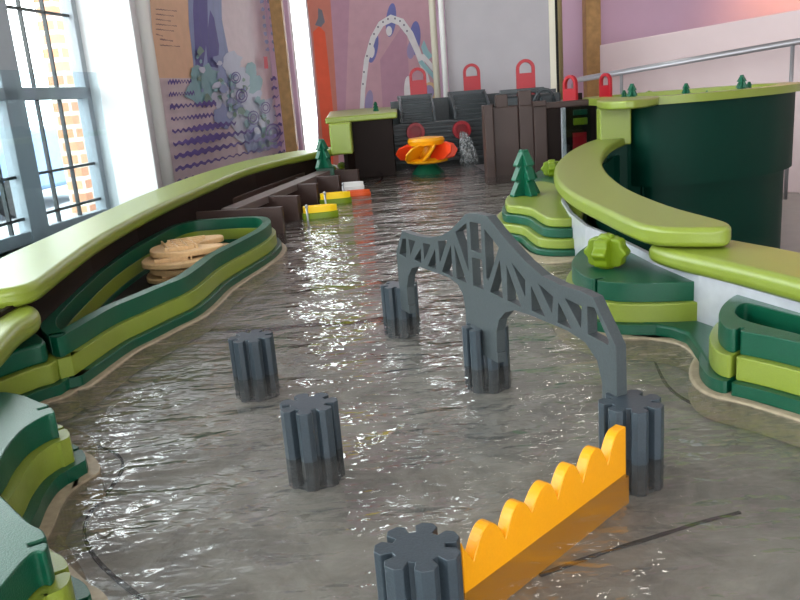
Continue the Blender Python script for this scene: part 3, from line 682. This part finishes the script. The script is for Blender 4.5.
for i, (px, py, y, rz, s, lab) in enumerate(gates):
    g_ = gp if i == 0 else copy_tree(gp)
    x, z = aty(px, py, y)
    g_.location = (x, y, z-.29*s-.0); g_.rotation_euler = (0, 0, rz); g_.scale = (s, s, s); tag(g_, lab, 'sluice gate', 'red sluice gates')

# ---------------------------------------------------------------- water wheel
ww = thing('paddle_wheel', 'yellow and orange water wheel on a green base before the dam', 'water wheel', (aty(428, 170, 5.95)[0], 5.95, 0))
bm = bmesh.new(); lathe(bm, [(.13, -.05), (.125, .0), (.10, .03), (.07, .06), (.06, .09)], 32); link('base', bm, M['green'], ww, smooth=False)
bm = bmesh.new(); lathe(bm, [(.12, .075), (.155, .085), (.16, .10), (.13, .115)], 36); link('lower_disc', bm, M['yellow'], ww)
bm = bmesh.new(); lathe(bm, [(.11, .205), (.13, .21), (.14, .24), (.13, .262), (.04, .27)], 36); link('upper_disc', bm, M['yellow'], ww)
bm = bmesh.new(); lathe(bm, [(.05, .1), (.05, .21)], 20); link('axle', bm, M['yellow'], ww, smooth=False)
for k in range(8):
    a = 2*PI*k/8+.05; m_ = M['orange'] if k % 4 in (0, 3) else M['yellow']
    rd = Vector((math.cos(a), math.sin(a), 0)); tg = Vector((-math.sin(a), math.cos(a), 0))
    e2 = (Vector((0, 0, .85))+tg*.75).normalized()
    bm = bmesh.new()
    add_prism(bm, [(.06, -.05), (.13, -.075), (.20, -.06), (.235, 0), (.21, .06), (.15, .085), (.07, .06)], (), (Vector((0, 0, .15)), rd, e2), .014)
    link('blade', bm, m_, ww, .004)
    
# ---------------------------------------------------------------- shore blocks
LV = [(-.02, .028), (.028, .074), (.074, .12)]
def shore(label, top_px, zt=.12, notches=(), ring=0, hole_px=None, layers=None, outs=(.034, .016, 0), pts=None, floor_m=None, it=2, edge=.02):
    layers = layers or [(LV[0], 'green'), (LV[1], 'lime'), (LV[2], 'green')]
    base = smooth_loop(pts or PP(top_px, zt), it, q=.22)
    cx = sum(p[0] for p in base)/len(base); cy = sum(p[1] for p in base)/len(base)
    t = thing('shore_block', label, 'shore block', (cx, cy, 0))
    loc = [(p[0]-cx, p[1]-cy) for p in base]
    hl = [(p[0]-cx, p[1]-cy) for p in smooth_loop(PP(hole_px, zt), 2, q=.22)] if hole_px else (offset(loc, -ring) if ring else None)
    if edge: flat_prism('sand_edge', offset(loc, outs[0]+edge), -.05, .004, M['sand'], t, .008)
    names = ['base_layer', 'lime_layer', 'top_layer'] if len(layers) == 3 else ['base_layer', 'lower_layer', 'middle_layer', 'top_layer']
    for i, ((z0, z1), mk) in enumerate(layers):
        o_ = offset(loc, outs[i])
        holes = [hl] if ring else []
        for nx, ny, w, d in notches:
            q = at(nx, ny, zt); o_ = notch(o_, (q[0]-cx, q[1]-cy), w, d+outs[i])
        flat_prism(names[i], o_, z0, z1, M[mk], t, .008 if i == len(layers)-1 else .006, holes=holes)
    if ring: flat_prism('recess_floor', offset(hl, .004), -.02, .01, floor_m, t, 0)
    return t
# left
shore('dark green edged shore pond ring at left holding a tan stack', [(54, 341), (75, 329), (112, 307), (140, 296), (162, 286.5), (184, 278), (200, 267), (212, 257), (225, 249.5), (250, 237), (266, 228), (272, 221), (266, 216), (240, 216.5), (180, 221), (140, 241), (100, 265), (60, 300), (36, 325)],
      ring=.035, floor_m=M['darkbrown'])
shore('dark green topped shore block left of the pond ring', [(49, 342), (28, 347), (5, 355), (-30, 368), (-90, 380), (-110, 340), (-30, 335), (5, 342), (32, 329)])
shore('rounded shore block at left edge with pale glossy top, farther of two', [(-40, 396), (0, 391), (22, 394), (40, 402), (50, 404.5), (56, 413), (48, 414), (36, 420), (22, 429), (8, 445), (0, 460), (-20, 485), (-80, 500)], notches=[(44, 408, .008, .02)])
shore('rounded shore block in the bottom left corner, nearer of two', [(-60, 465), (-20, 482), (0, 494), (18, 512), (31, 524), (44, 529), (49, 545), (44, 552), (34, 551), (22, 562), (0, 589), (-30, 620), (-120, 640), (-160, 520)], notches=[(39, 540, .007, .02)])
# hill at right
HL = [((-.02, .025), 'green'), ((.025, .06), 'lime'), ((.06, .095), 'green'), ((.095, .13), 'lime')]
shore('four layered green and lime hill carrying a toy pine tree', [(509, 194), (504.5, 199), (506, 205), (520, 206), (532, 208), (539, 213.5), (548, 218), (572, 218), (585, 214), (580, 196), (558, 184), (540, 180), (520, 186)], zt=.13, edge=.015, layers=HL, outs=(.05, .035, .015, 0))
shore('low green shore block behind the layered hill', [(535, 172), (531, 178), (537, 185), (555, 185), (575, 180), (575, 168), (550, 165)], zt=.12, edge=0)
# right D block
shore('dark green topped D shaped shore block carrying a lime bush', [(600, 242), (590, 244), (580, 250), (573, 258), (571, 264), (576, 270), (585, 277), (600, 281), (620, 283.5), (645, 283.5), (680, 282.5), (702, 281), (706, 281), (703, 278), (670, 266)], notches=[(594, 279, .008, .03)])
# right base strip joining both front blocks
t = thing('shore_step', 'low dark green shore step between the two right front blocks', 'shore step', (0, 0, 0))
flat_prism('step_board', smooth_loop(PP([(580, 310), (600, 319), (640, 322), (684, 329), (695, 343), (708, 365), (722, 375), (740, 360), (730, 320), (720, 300), (704, 281), (640, 290)], .03), 1), -.02, .03, M['green'], t, .008)
# right ring
shore('dark green pond ring at front right with split lime layer', [(742, 292), (731, 297), (722, 305), (718, 314), (720, 322), (728, 329), (742, 331), (775, 337), (810, 345), (880, 362), (960, 385), (980, 330), (880, 322), (800, 306)],
      ring=.045, hole_px=[(737, 306), (744, 302.5), (754, 304), (775, 309.5), (800, 316), (900, 338), (908, 362), (860, 351), (800, 334), (752, 322.5), (740, 318), (734, 312)], floor_m=M['sand'], notches=[(738, 331, .008, .022)])
# grey scoop in ring
t = thing('grey_scoop', 'grey plate poking out of the front right pond ring', 'plate', (*at(796, 334, .05), .01))
bm = bmesh.new(); add_prism(bm, [(-.05, 0), (.08, 0), (.08, .09), (0, .09), (-.035, .065)], (), (Vector((0, 0, 0)), Vector((1, 0, 0)), Vector((0, .3, .95))), .012); link('plate_body', bm, M['pier'], t, .003)
bm = bmesh.new(); box(bm, -.04, .08, .01, .05, -.003, .012); link('plate_foot', bm, M['pier'], t, .003)

# ---------------------------------------------------------------- trees and bushes
def tree_proto(name='toy_tree'):
    t = thing(name, 'x', 'toy tree')
    half = [(.052, 0), (.044, .055), (.0, 0)]
    prof = [(.066, 0), (.066, .008), (.036, .064), (.056, .064), (.056, .07), (.028, .122), (.044, .122), (.044, .128), (.010, .188)]
    o_ = prof+[(-x, z) for x, z in prof[::-1]]
    for k, rz in enumerate((.35, .35+PI/2)):
        d = Vector((math.cos(rz), math.sin(rz), 0)); n = d.cross(Vector((0, 0, 1)))
        bm = bmesh.new(); add_prism(bm, o_, (), (-n*.016, d, Vector((0, 0, 1))), .032); link('tree_panel', bm, M['treegreen'], t, .002)
    return t
tp = tree_proto()
def place(px, py, z, s, rz, lab, i=[0]):
    o = tp if i[0] == 0 else copy_tree(tp); i[0] += 1
    x, y = at(px, py, z); o.location = (x, y, z); o.scale = (s, s, s); o.rotation_euler = (0, 0, rz); tag(o, lab, 'toy tree', 'green toy pine trees'); return o
place(525, 195, .13, 1.03, .1, 'large dark green toy pine on the layered hill')
bx, by = at(324, 167, .15)
o = place(324, 168, .15, 1.02, .5, 'dark green toy pine before the left rail, near the boats')
o = place(376, 111, .465, .42, .3, 'small dark green toy pine on the far left lime rim')
for px, yy, s, rz, lab in ((632, 4.95, .60, .4, 'dark green toy pine at the left end of the drum rim'), (624, 5.05, .40, .1, 'tiny toy pine tucked left of the leftmost drum pine'), (686, 4.9, .48, .2, 'toy pine near the middle of the drum'),
                           (707, 4.9, .2, .3, 'tiniest toy pine on the drum, between two larger ones'), (741.5, 4.9, .60, .5, 'tallest toy pine at the right on the drum'), (749, 4.98, .36, .2, 'small toy pine leaning against the rightmost drum pine')):
    o = place(px, 90, .44, s, rz, lab); o.location = (aty(px, 88, yy)[0], yy, .43)
def bush_proto():
    t = thing('toy_bush', 'x', 'toy bush')
    n = 64; o_ = [((.055+.0038*math.cos(8*a))*math.cos(a), .042+(.055+.0038*math.cos(8*a))*.80*math.sin(a)) for a in [2*PI*k/n for k in range(n)]]
    for k, rz in enumerate((-.35, -.35+PI/2)):
        d = Vector((math.cos(rz), math.sin(rz), 0)); nn = d.cross(Vector((0, 0, 1)))
        bm = bmesh.new(); add_prism(bm, o_, (), (-nn*.019, d, Vector((0, 0, 1))), .038); link('leaf_panel', bm, M['bush'], t, .005)
    return t
bp_ = bush_proto()
for i, (px, py, z, s, rz, lab) in enumerate(((607, 267, .12, .98, 1.25, 'lime toy bush on the D shaped right shore block'), (552, 176, .12, .95, .2, 'lime toy bush half hidden behind the curved right rail'),
                                      (332, 172, .10, .55, 0, 'small lime toy bush at the foot of the left pine'), (342, 169, .08, .6, .4, 'lime toy bush right of the left pine foot'), (649, 97, .43, .5, .2, 'small lime bush on the drum beside the left pines'))):
    o = bp_ if i == 0 else copy_tree(bp_)
    x, y = at(px, py, z); o.location = (x, y, z); o.scale = (s, s, s); o.rotation_euler = (0, 0, rz); tag(o, lab, 'toy bush', 'lime toy bushes')
shore('low green shore block under the left pine and bushes', [(305, 170), (325, 174), (345, 172), (352, 166), (335, 162), (310, 163)], zt=.05, layers=[((-.02, .0), 'green'), ((.0, .05), 'lime')], outs=(.01, 0), it=1) if 0 else None
bl = thing('planting_block', 'low dark green block carrying the left pine and bushes', 'shore block', (0, 0, 0))
flat_prism('block_body', smooth_loop(PP([(300, 177), (320, 178), (340, 177), (352, 173), (340, 166), (305, 168)], .06), 1), -.02, .08, M['green'], bl, .008)
boxo('tree_stand', bx-.05, bx+.07, by-.05, by+.05, .05, .15, M['green'], bl, .006)

# ---------------------------------------------------------------- boat dock
dk = thing('boat_dock', 'brown boat dock with five finger boards and a long diagonal walkway', 'dock', (0, 0, 0))
def board(p, q, z0, z1, th, name, m_):
    a = Vector(p); b = Vector(q); d = (b-a); L = d.length; d.normalize()
    bm = bmesh.new(); add_prism(bm, [(0, z0), (L, z0), (L, z1), (0, z1)], (), (Vector((a.x, a.y, 0)), Vector((d.x, d.y, 0)), Vector((0, 0, 1))), th); link(name, bm, m_, dk, .004)
DZ = .125
for (a, b) in (((186, 212), (283, 206)), ((258, 195.5), (300, 195)), ((281, 184.5), (318, 183)), ((296, 177), (340, 175)), ((322, 170.5), (359, 169))):
    board(at(a[0], a[1], DZ), at(b[0], b[1], DZ), BED, DZ, .03, 'finger_board', M['brown'])
wk = PP([(221, 208), (236, 208), (330, 170), (318, 170)], DZ+.006)
flat_prism('walkway', wk, .09, DZ+.004, M['brown_edge'], dk, .004)
board(at(186, 212, DZ), at(310, 168, DZ), BED, DZ-.01, .02, 'back_board', M['brown'])

# ---------------------------------------------------------------- boats
def boat_proto(hull, deck, nm='toy_boat'):
    t = thing(nm, 'x', 'toy boat')
    L, W = .20, .085
    o_ = smooth_loop([(-L/2, -W/2), (L*.2, -W/2), (L*.5, 0), (L*.2, W/2), (-L/2, W/2)], 2, q=.2)
    flat_prism('hull', o_, -.012, .03, hull, t, .006); flat_prism('deck', offset(o_, -.006), .03, .062, deck, t, .006, holes=[offset(o_, -.018)])
    flat_prism('deck_floor', offset(o_, -.016), .03, .045, deck, t, 0)
    return t
b1 = boat_proto(M['bush'], M['boat_yellow'])
o1 = b1; o1.location = (*at(322, 217, 0), 0); o1.rotation_euler = (0, 0, .05); tag(o1, 'yellow topped lime boat in the nearest dock slot', 'toy boat', 'toy boats at the dock')
o2 = copy_tree(b1); o2.location = (*at(337, 203, 0), 0); o2.rotation_euler = (0, 0, .0); tag(o2, 'yellow topped lime boat in the second dock slot, behind the nearest', 'toy boat', 'toy boats at the dock')
M['boat_orange'] = mat('boat_orange', (214, 84, 30), .4, speck=.04)
o3 = boat_proto(M['boat_orange'], M['boat_orange']); o3.location = (*at(359, 195, 0), 0); o3.scale = (.85, .85, .5); tag(o3, 'low orange boat floating before the white boat', 'toy boat', 'toy boats at the dock')
o4 = boat_proto(M['white'], M['white']); o4.location = (*at(354, 190, 0), .01); o4.scale = (.8, .8, .7); tag(o4, 'white boat behind the orange boat at the dock end', 'toy boat', 'toy boats at the dock')
for i, (px, py, lab) in enumerate(((308, 221, 'thin grey mooring pole beside the nearest yellow boat'), (326, 206, 'thin grey mooring pole beside the second yellow boat'), (344, 196, 'thin grey mooring pole beside the white boat'))):
    x, y = at(px, py, 0); t = thing('mooring_pole', lab, 'pole', (x, y, BED), 0, 'mooring poles')
    bm = bmesh.new(); tube(bm, [(0, 0, 0), (0, 0, .07-BED)], .006, 10); link('pole_shaft', bm, M['metal'], t, smooth=True)
    bm = bmesh.new(); lathe(bm, [(.008, .068-BED), (.008, .078-BED), (.004, .084-BED)], 12); link('pole_cap', bm, M['metal'], t)
hx, hy = at(366, 178, .02)
bm = bmesh.new(); tube(bm, [(.12*math.cos(a), .4*math.sin(a), .02+.015*math.sin(2*a)) for a in [2*PI*k/32 for k in range(32)]], .008, 8, True)
o = link('hose_loop', bm, M['acrylic'], None, smooth=True); o.location = (hx, hy, 0); tag(o, 'clear hose loop floating past the dock end', 'hose')

# ---------------------------------------------------------------- tan plate stack in the left pond
c0 = at(193, 246, .12)
def plate_outline(): return smooth_loop([(-.14, -.03), (-.12, .05), (-.02, .10), (.10, .12), (.19, .10), (.19, .055), (.08, .03), (.06, -.01), (.15, -.03), (.14, -.075), (-.04, -.085)], 2, q=.22)
def plate_proto():
    t = thing('slatted_plate', 'x', 'plate')
    o_ = plate_outline()
    flat_prism('plate_body', o_, 0, .016, M['tan'], t, .004)
    bm = bmesh.new()
    for k in range(5): y = -.05+k*.028; box(bm, -.085+.01*k, .03+.02*k, y, y+.006, .015, .026)
    for k in range(4): x = -.07+k*.036; box(bm, x, x+.006, -.055, .07, .015, .026)
    link('lattice', bm, M['tan'], t, .001)
    return t
pp_ = plate_proto()
for i in range(4):
    o = pp_ if i == 0 else copy_tree(pp_)
    o.location = (c0[0]-.045+(0, .012, -.005, .0)[i], c0[1]+(0, .01, -.012, .035)[i], .012+i*.028); o.rotation_euler = (0, 0, .35+(0, .08, -.1, .05)[i]); o.scale = (1.0, 1.75, 1.3) if i < 3 else (.9, 1.6, 1.3)
    tag(o, ('tan lattice plate at the bottom of the pond stack', 'tan lattice plate second from the bottom of the stack', 'tan lattice plate under the topmost of the stack', 'topmost tan lattice plate of the stack in the left pond')[i], 'plate', 'tan lattice plates')

# ---------------------------------------------------------------- bridge piers
def pier_proto():
    t = thing('bridge_pier', 'x', 'pier')
    o_ = []
    for k in range(7):
        a = k*2*PI/7
        for r, tt in ((.030, -.0098), (.043, -.0140), (.0510, -.0070), (.0510, .0070), (.043, .0140), (.030, .0098)):
            o_.append((r*math.cos(a)-tt*math.sin(a), r*math.sin(a)+tt*math.cos(a)))
    flat_prism('pier_body', o_, 0, .088-BED, M['pier'], t, .0014, seg=2)
    bm = bmesh.new(); lathe(bm, [(.045, -.0), (.045, .006)], 24); link('pier_foot', bm, M['pier'], t)
    return t
pp = pier_proto()
PZ = .088
piers = [(251, 336, .55, 'grey fluted pier standing alone at far left of the water'), (308, 403, .15, 'grey fluted pier standing alone, nearer than the far left one'), (399, 284, .35, 'grey fluted pier under the far end of the bridge'),
         (485, 325, .45, 'grey fluted pier under the middle of the bridge'), (631, 401, .25, 'grey fluted pier joining bridge end and yellow barrier'), (418, 546, -.5, 'nearest grey fluted pier at the bottom, left end of yellow barrier')]
PC = []
for i, (px, py, rz, lab) in enumerate(piers):
    o = pp if i == 0 else copy_tree(pp)
    x, y = at(px, py, PZ); PC.append((x, y)); o.location = (x, y, BED); o.rotation_euler = (0, 0, rz); tag(o, lab, 'pier', 'fluted grey piers')

# ---------------------------------------------------------------- truss bridge
A = Vector((-.002, 2.04)); B = Vector((.352, 1.15)); d = (B-A).normalized(); nrm = Vector((d.y, -d.x))
def PV(px, py):
    r = ray(px, py); n = Vector((-d.y, d.x)); k = A.dot(n)/(r.x*n.x+r.y*n.y); p = Vector((r.x*k, r.y*k)); return ((p-A).dot(d), H+r.z*k)
def poly(l, ox, oy, s): return [PV(ox+x/s, oy+y/s) for x, y in l]
curve = [(402, 231), (410, 234), (420, 236.5), (430, 237.5), (440, 236), (450, 230.5), (458, 222), (466, 213.5), (476, 213.5), (487, 216), (497, 229), (510, 244.5), (525, 261), (542, 276), (560, 285), (580, 291), (593, 297.5), (616, 347), (617, 396)]
out = [PV(*p) for p in curve]
ue = PV(617, 396)[0]
out += [(ue, .06), (.885, .06), (.885, .10), (.872, .135), (.84, .158), (.79, .166), (.66, .166), (.61, .163), (.572, .150), (.545, .128), (.532, .10), (.528, .05), (.39, .05), (.395, .115), (.385, .15), (.362, .168), (.32, .175), (.15, .172), (.105, .160), (.078, .135), (.062, .10), (.062, .05), (.006, .05), (.006, .19)]
holes = [poly([(74, 232), (96, 232), (97, 346), (56, 322)], 390, 200, 6), poly([(110, 235), (150, 247), (122, 333)], 390, 200, 6), poly([(184, 290), (188, 380), (146, 356)], 390, 200, 6),
         poly([(197, 258), (243, 268), (206, 358)], 390, 200, 6), poly([(270, 295), (277, 418), (227, 395)], 390, 200, 6), poly([(287, 246), (342, 242), (299, 375)], 390, 200, 6),
         poly([(364, 272), (378, 464), (312, 430)], 390, 200, 6), poly([(386, 272), (462, 500), (400, 470)], 390, 200, 6),
         poly([(92, 192), (157, 139), (171, 425)], 440, 200, 6), poly([(178, 131), (243, 143), (250, 322), (186, 298)], 440, 200, 6), poly([(190, 345), (251, 358), (262, 537), (200, 513)], 440, 200, 6),
         poly([(265, 173), (352, 285), (290, 485), (278, 470)], 440, 200, 6), poly([(358, 360), (378, 592), (301, 552)], 440, 200, 6),
         poly([(38, 212), (130, 465), (45, 424)], 500, 230, 6), poly([(68, 193), (150, 300), (150, 402)], 500, 230, 6), poly([(185, 335), (270, 520), (190, 485)], 500, 230, 6),
         poly([(228, 321), (318, 400), (312, 500)], 500, 230, 6), poly([(350, 435), (430, 595), (345, 555)], 500, 230, 6),
         poly([(22, 130), (99, 168), (96, 268)], 560, 270, 4.615), poly([(125, 168), (158, 174), (225, 330), (222, 347), (128, 295)], 560, 270, 4.615)]
br = thing('truss_bridge', 'grey steel-look truss bridge spanning the water on three piers', 'bridge', (A.x, A.y, 0))
fr = (Vector((0, 0, 0)), Vector((d.x, d.y, 0)), Vector((0, 0, 1)))
bm = bmesh.new(); add_prism(bm, out, holes, (Vector((0, 0, 0)), Vector((d.x, d.y, 0)), Vector((0, 0, 1))), -.02)
bmesh.ops.dissolve_limit(bm, angle_limit=.001, verts=bm.verts, edges=bm.edges)
link('truss_panel', bm, M['bridge'], br, .0018)
for u0, u1 in ((.002, .066), (.386, .532), (.881, ue+.002)):
    bm = bmesh.new(); add_prism(bm, [(u0, .03), (u1, .03), (u1, .052), (u0, .052)], (), fr, -.019); link('foot_tenon', bm, M['bridge'], br)

# ---------------------------------------------------------------- yellow scalloped barrier
q0 = Vector(at(470, 590, 0)); q1 = Vector(at(625, 474, 0)); dd = (q1-q0).normalized()
def PD(px, py):
    r = ray(px, py); n = Vector((-dd.y, dd.x)); k = q0.dot(n)/(r.x*n.x+r.y*n.y); p = Vector((r.x*k, r.y*k)); return ((p-q0).dot(dd), H+r.z*k)
tops = [(462, 543), (464, 548), (468, 553), (474, 561)]
hum = [((474, 561), (489, 524), (506, 539)), ((506, 539), (519, 503), (532, 512.5)), ((532, 512.5), (547, 483.5), (558, 499)), ((558, 499), (571, 465), (583, 482.5)), ((583, 482.5), (596, 448.5), (608, 464.5)), ((608, 464.5), (620, 430.5), (626, 431))]
op = [PD(*p) for p in tops[:-1]]
for i, (a, t_, b) in enumerate(hum):
    a, t_, b = PD(*a), PD(*t_), PD(*b); n = 12
    last = i == 5
    for k in range(n+1 if last else n):
        x = a[0]+(b[0]-a[0])*k/n
        zt_ = t_[1]; c_ = t_[0]
        w = (c_-a[0]) if x < c_ else max(b[0]-c_, .006)
        u = min(1, abs(x-c_)/w); base = a[1] if x < c_ else (b[1])
        op.append((x, base+(zt_-base)*(1-u**2.0) if not (last and x > c_) else zt_))
xr = max(p[0] for p in op); xl = PD(462, 543)[0]
op += [(xr, BED+.001), (xl, BED+.001)]
bw_ = thing('scalloped_barrier', 'yellow barrier with scalloped top slotted between two grey piers', 'barrier', (q0.x, q0.y, 0))
bm = bmesh.new(); add_prism(bm, op, (), (Vector((0, 0, 0)), Vector((dd.x, dd.y, 0)), Vector((0, 0, 1))), -.017)
bmesh.ops.dissolve_limit(bm, angle_limit=.001, verts=bm.verts, edges=bm.edges)
link('barrier_panel', bm, M['yellow'], bw_, .004, seg=3)
for u in (xl-.006, xr-.004):
    bm = bmesh.new(); add_prism(bm, [(u, BED), (u+.012, BED), (u+.012, -.008), (u, -.008)], (), (Vector((0, 0, 0)), Vector((dd.x, dd.y, 0)), Vector((0, 0, 1))), -.013); link('edge_tongue', bm, M['yellow'], bw_)

# ================================================================ LIGHT
w = bpy.data.worlds.new('overcast_sky'); scene.world = w; w.use_nodes = True
bg = w.node_tree.nodes['Background']; bg.inputs['Color'].default_value = (.97, .98, 1, 1); bg.inputs['Strength'].default_value = 11
def area_light(name, loc, rot, sx, sy, e, col=(1, 1, 1), portal=False):
    l = bpy.data.lights.new(name, 'AREA'); l.shape = 'RECTANGLE'; l.size = sx; l.size_y = sy; l.energy = e; l.color = col
    if portal: l.cycles.is_portal = True
    o = bpy.data.objects.new(name, l); C.objects.link(o); o.location = loc; o.rotation_euler = rot; return o
def aim(o, to): o.rotation_euler = (Vector(to)-o.location).to_track_quat('-Z', 'Y').to_euler()
mid = WO+WD*((SB-8.6)/2)+WN*(-.45)
o = area_light('window_daylight', (mid.x, mid.y, (WSILL+WTOP)/2), (0, 0, 0), SB+8.6, WTOP-WSILL, 1, portal=True); aim(o, o.location+WN)
o = area_light('rear_fill_portal', (.75, -4.5, 1.1), (0, 0, 0), 8.5, 1.8, 1, portal=True); aim(o, o.location+Vector((0, 1, 0)))  # portal of the added rear fill window
for (x, y, e, lab) in ((.8, 1.5, 10, ''), (.8, 5.2, 14, ''), (3.8, 3.0, 14, ''), (2.0, 8.8, 30, '')):  # lamps out of view, added as soft fill for the room
    t = thing('fill_ceiling_lamp', 'unseen square white ceiling lamp added as fill over the room', 'lamp', (x, y, CZ), 0, 'added ceiling fill lamps')
    boxo('housing', -.32, .32, -.32, .32, -.05, 0, M['white'], t, .005)
    o = area_light('fill_light_panel', (x, y, CZ-.06), (0, 0, 0), .6, .6, e, (1, .96, .9))
# warm wall washer at the back right
l = bpy.data.lights.new('wall_washer', 'SPOT'); l.energy = 420; l.color = (1, .5, .14); l.spot_size = 1.5; l.spot_blend = 1; l.shadow_soft_size = .15
o = bpy.data.objects.new('wall_washer', l); C.objects.link(o); o.location = (5.7, 9.9, 3.2); aim(o, (5.8, 11, 1.9))

# ================================================================ CAMERA
cam = bpy.data.cameras.new('camera'); cam.sensor_width = 36; cam.lens = F/800*36; cam.clip_start = .02
co = bpy.data.objects.new('camera', cam); C.objects.link(co)
mt = Matrix((( CR.x, CU.x, -FW.x, 0), (CR.y, CU.y, -FW.y, 0), (CR.z, CU.z, -FW.z, H), (0, 0, 0, 1)))
co.matrix_world = mt; scene.camera = co
vs_ = scene.view_settings; vs_.view_transform = 'Standard'; vs_.look = 'None'; vs_.gamma = 1; vs_.exposure = -.12; vs_.use_curve_mapping = False
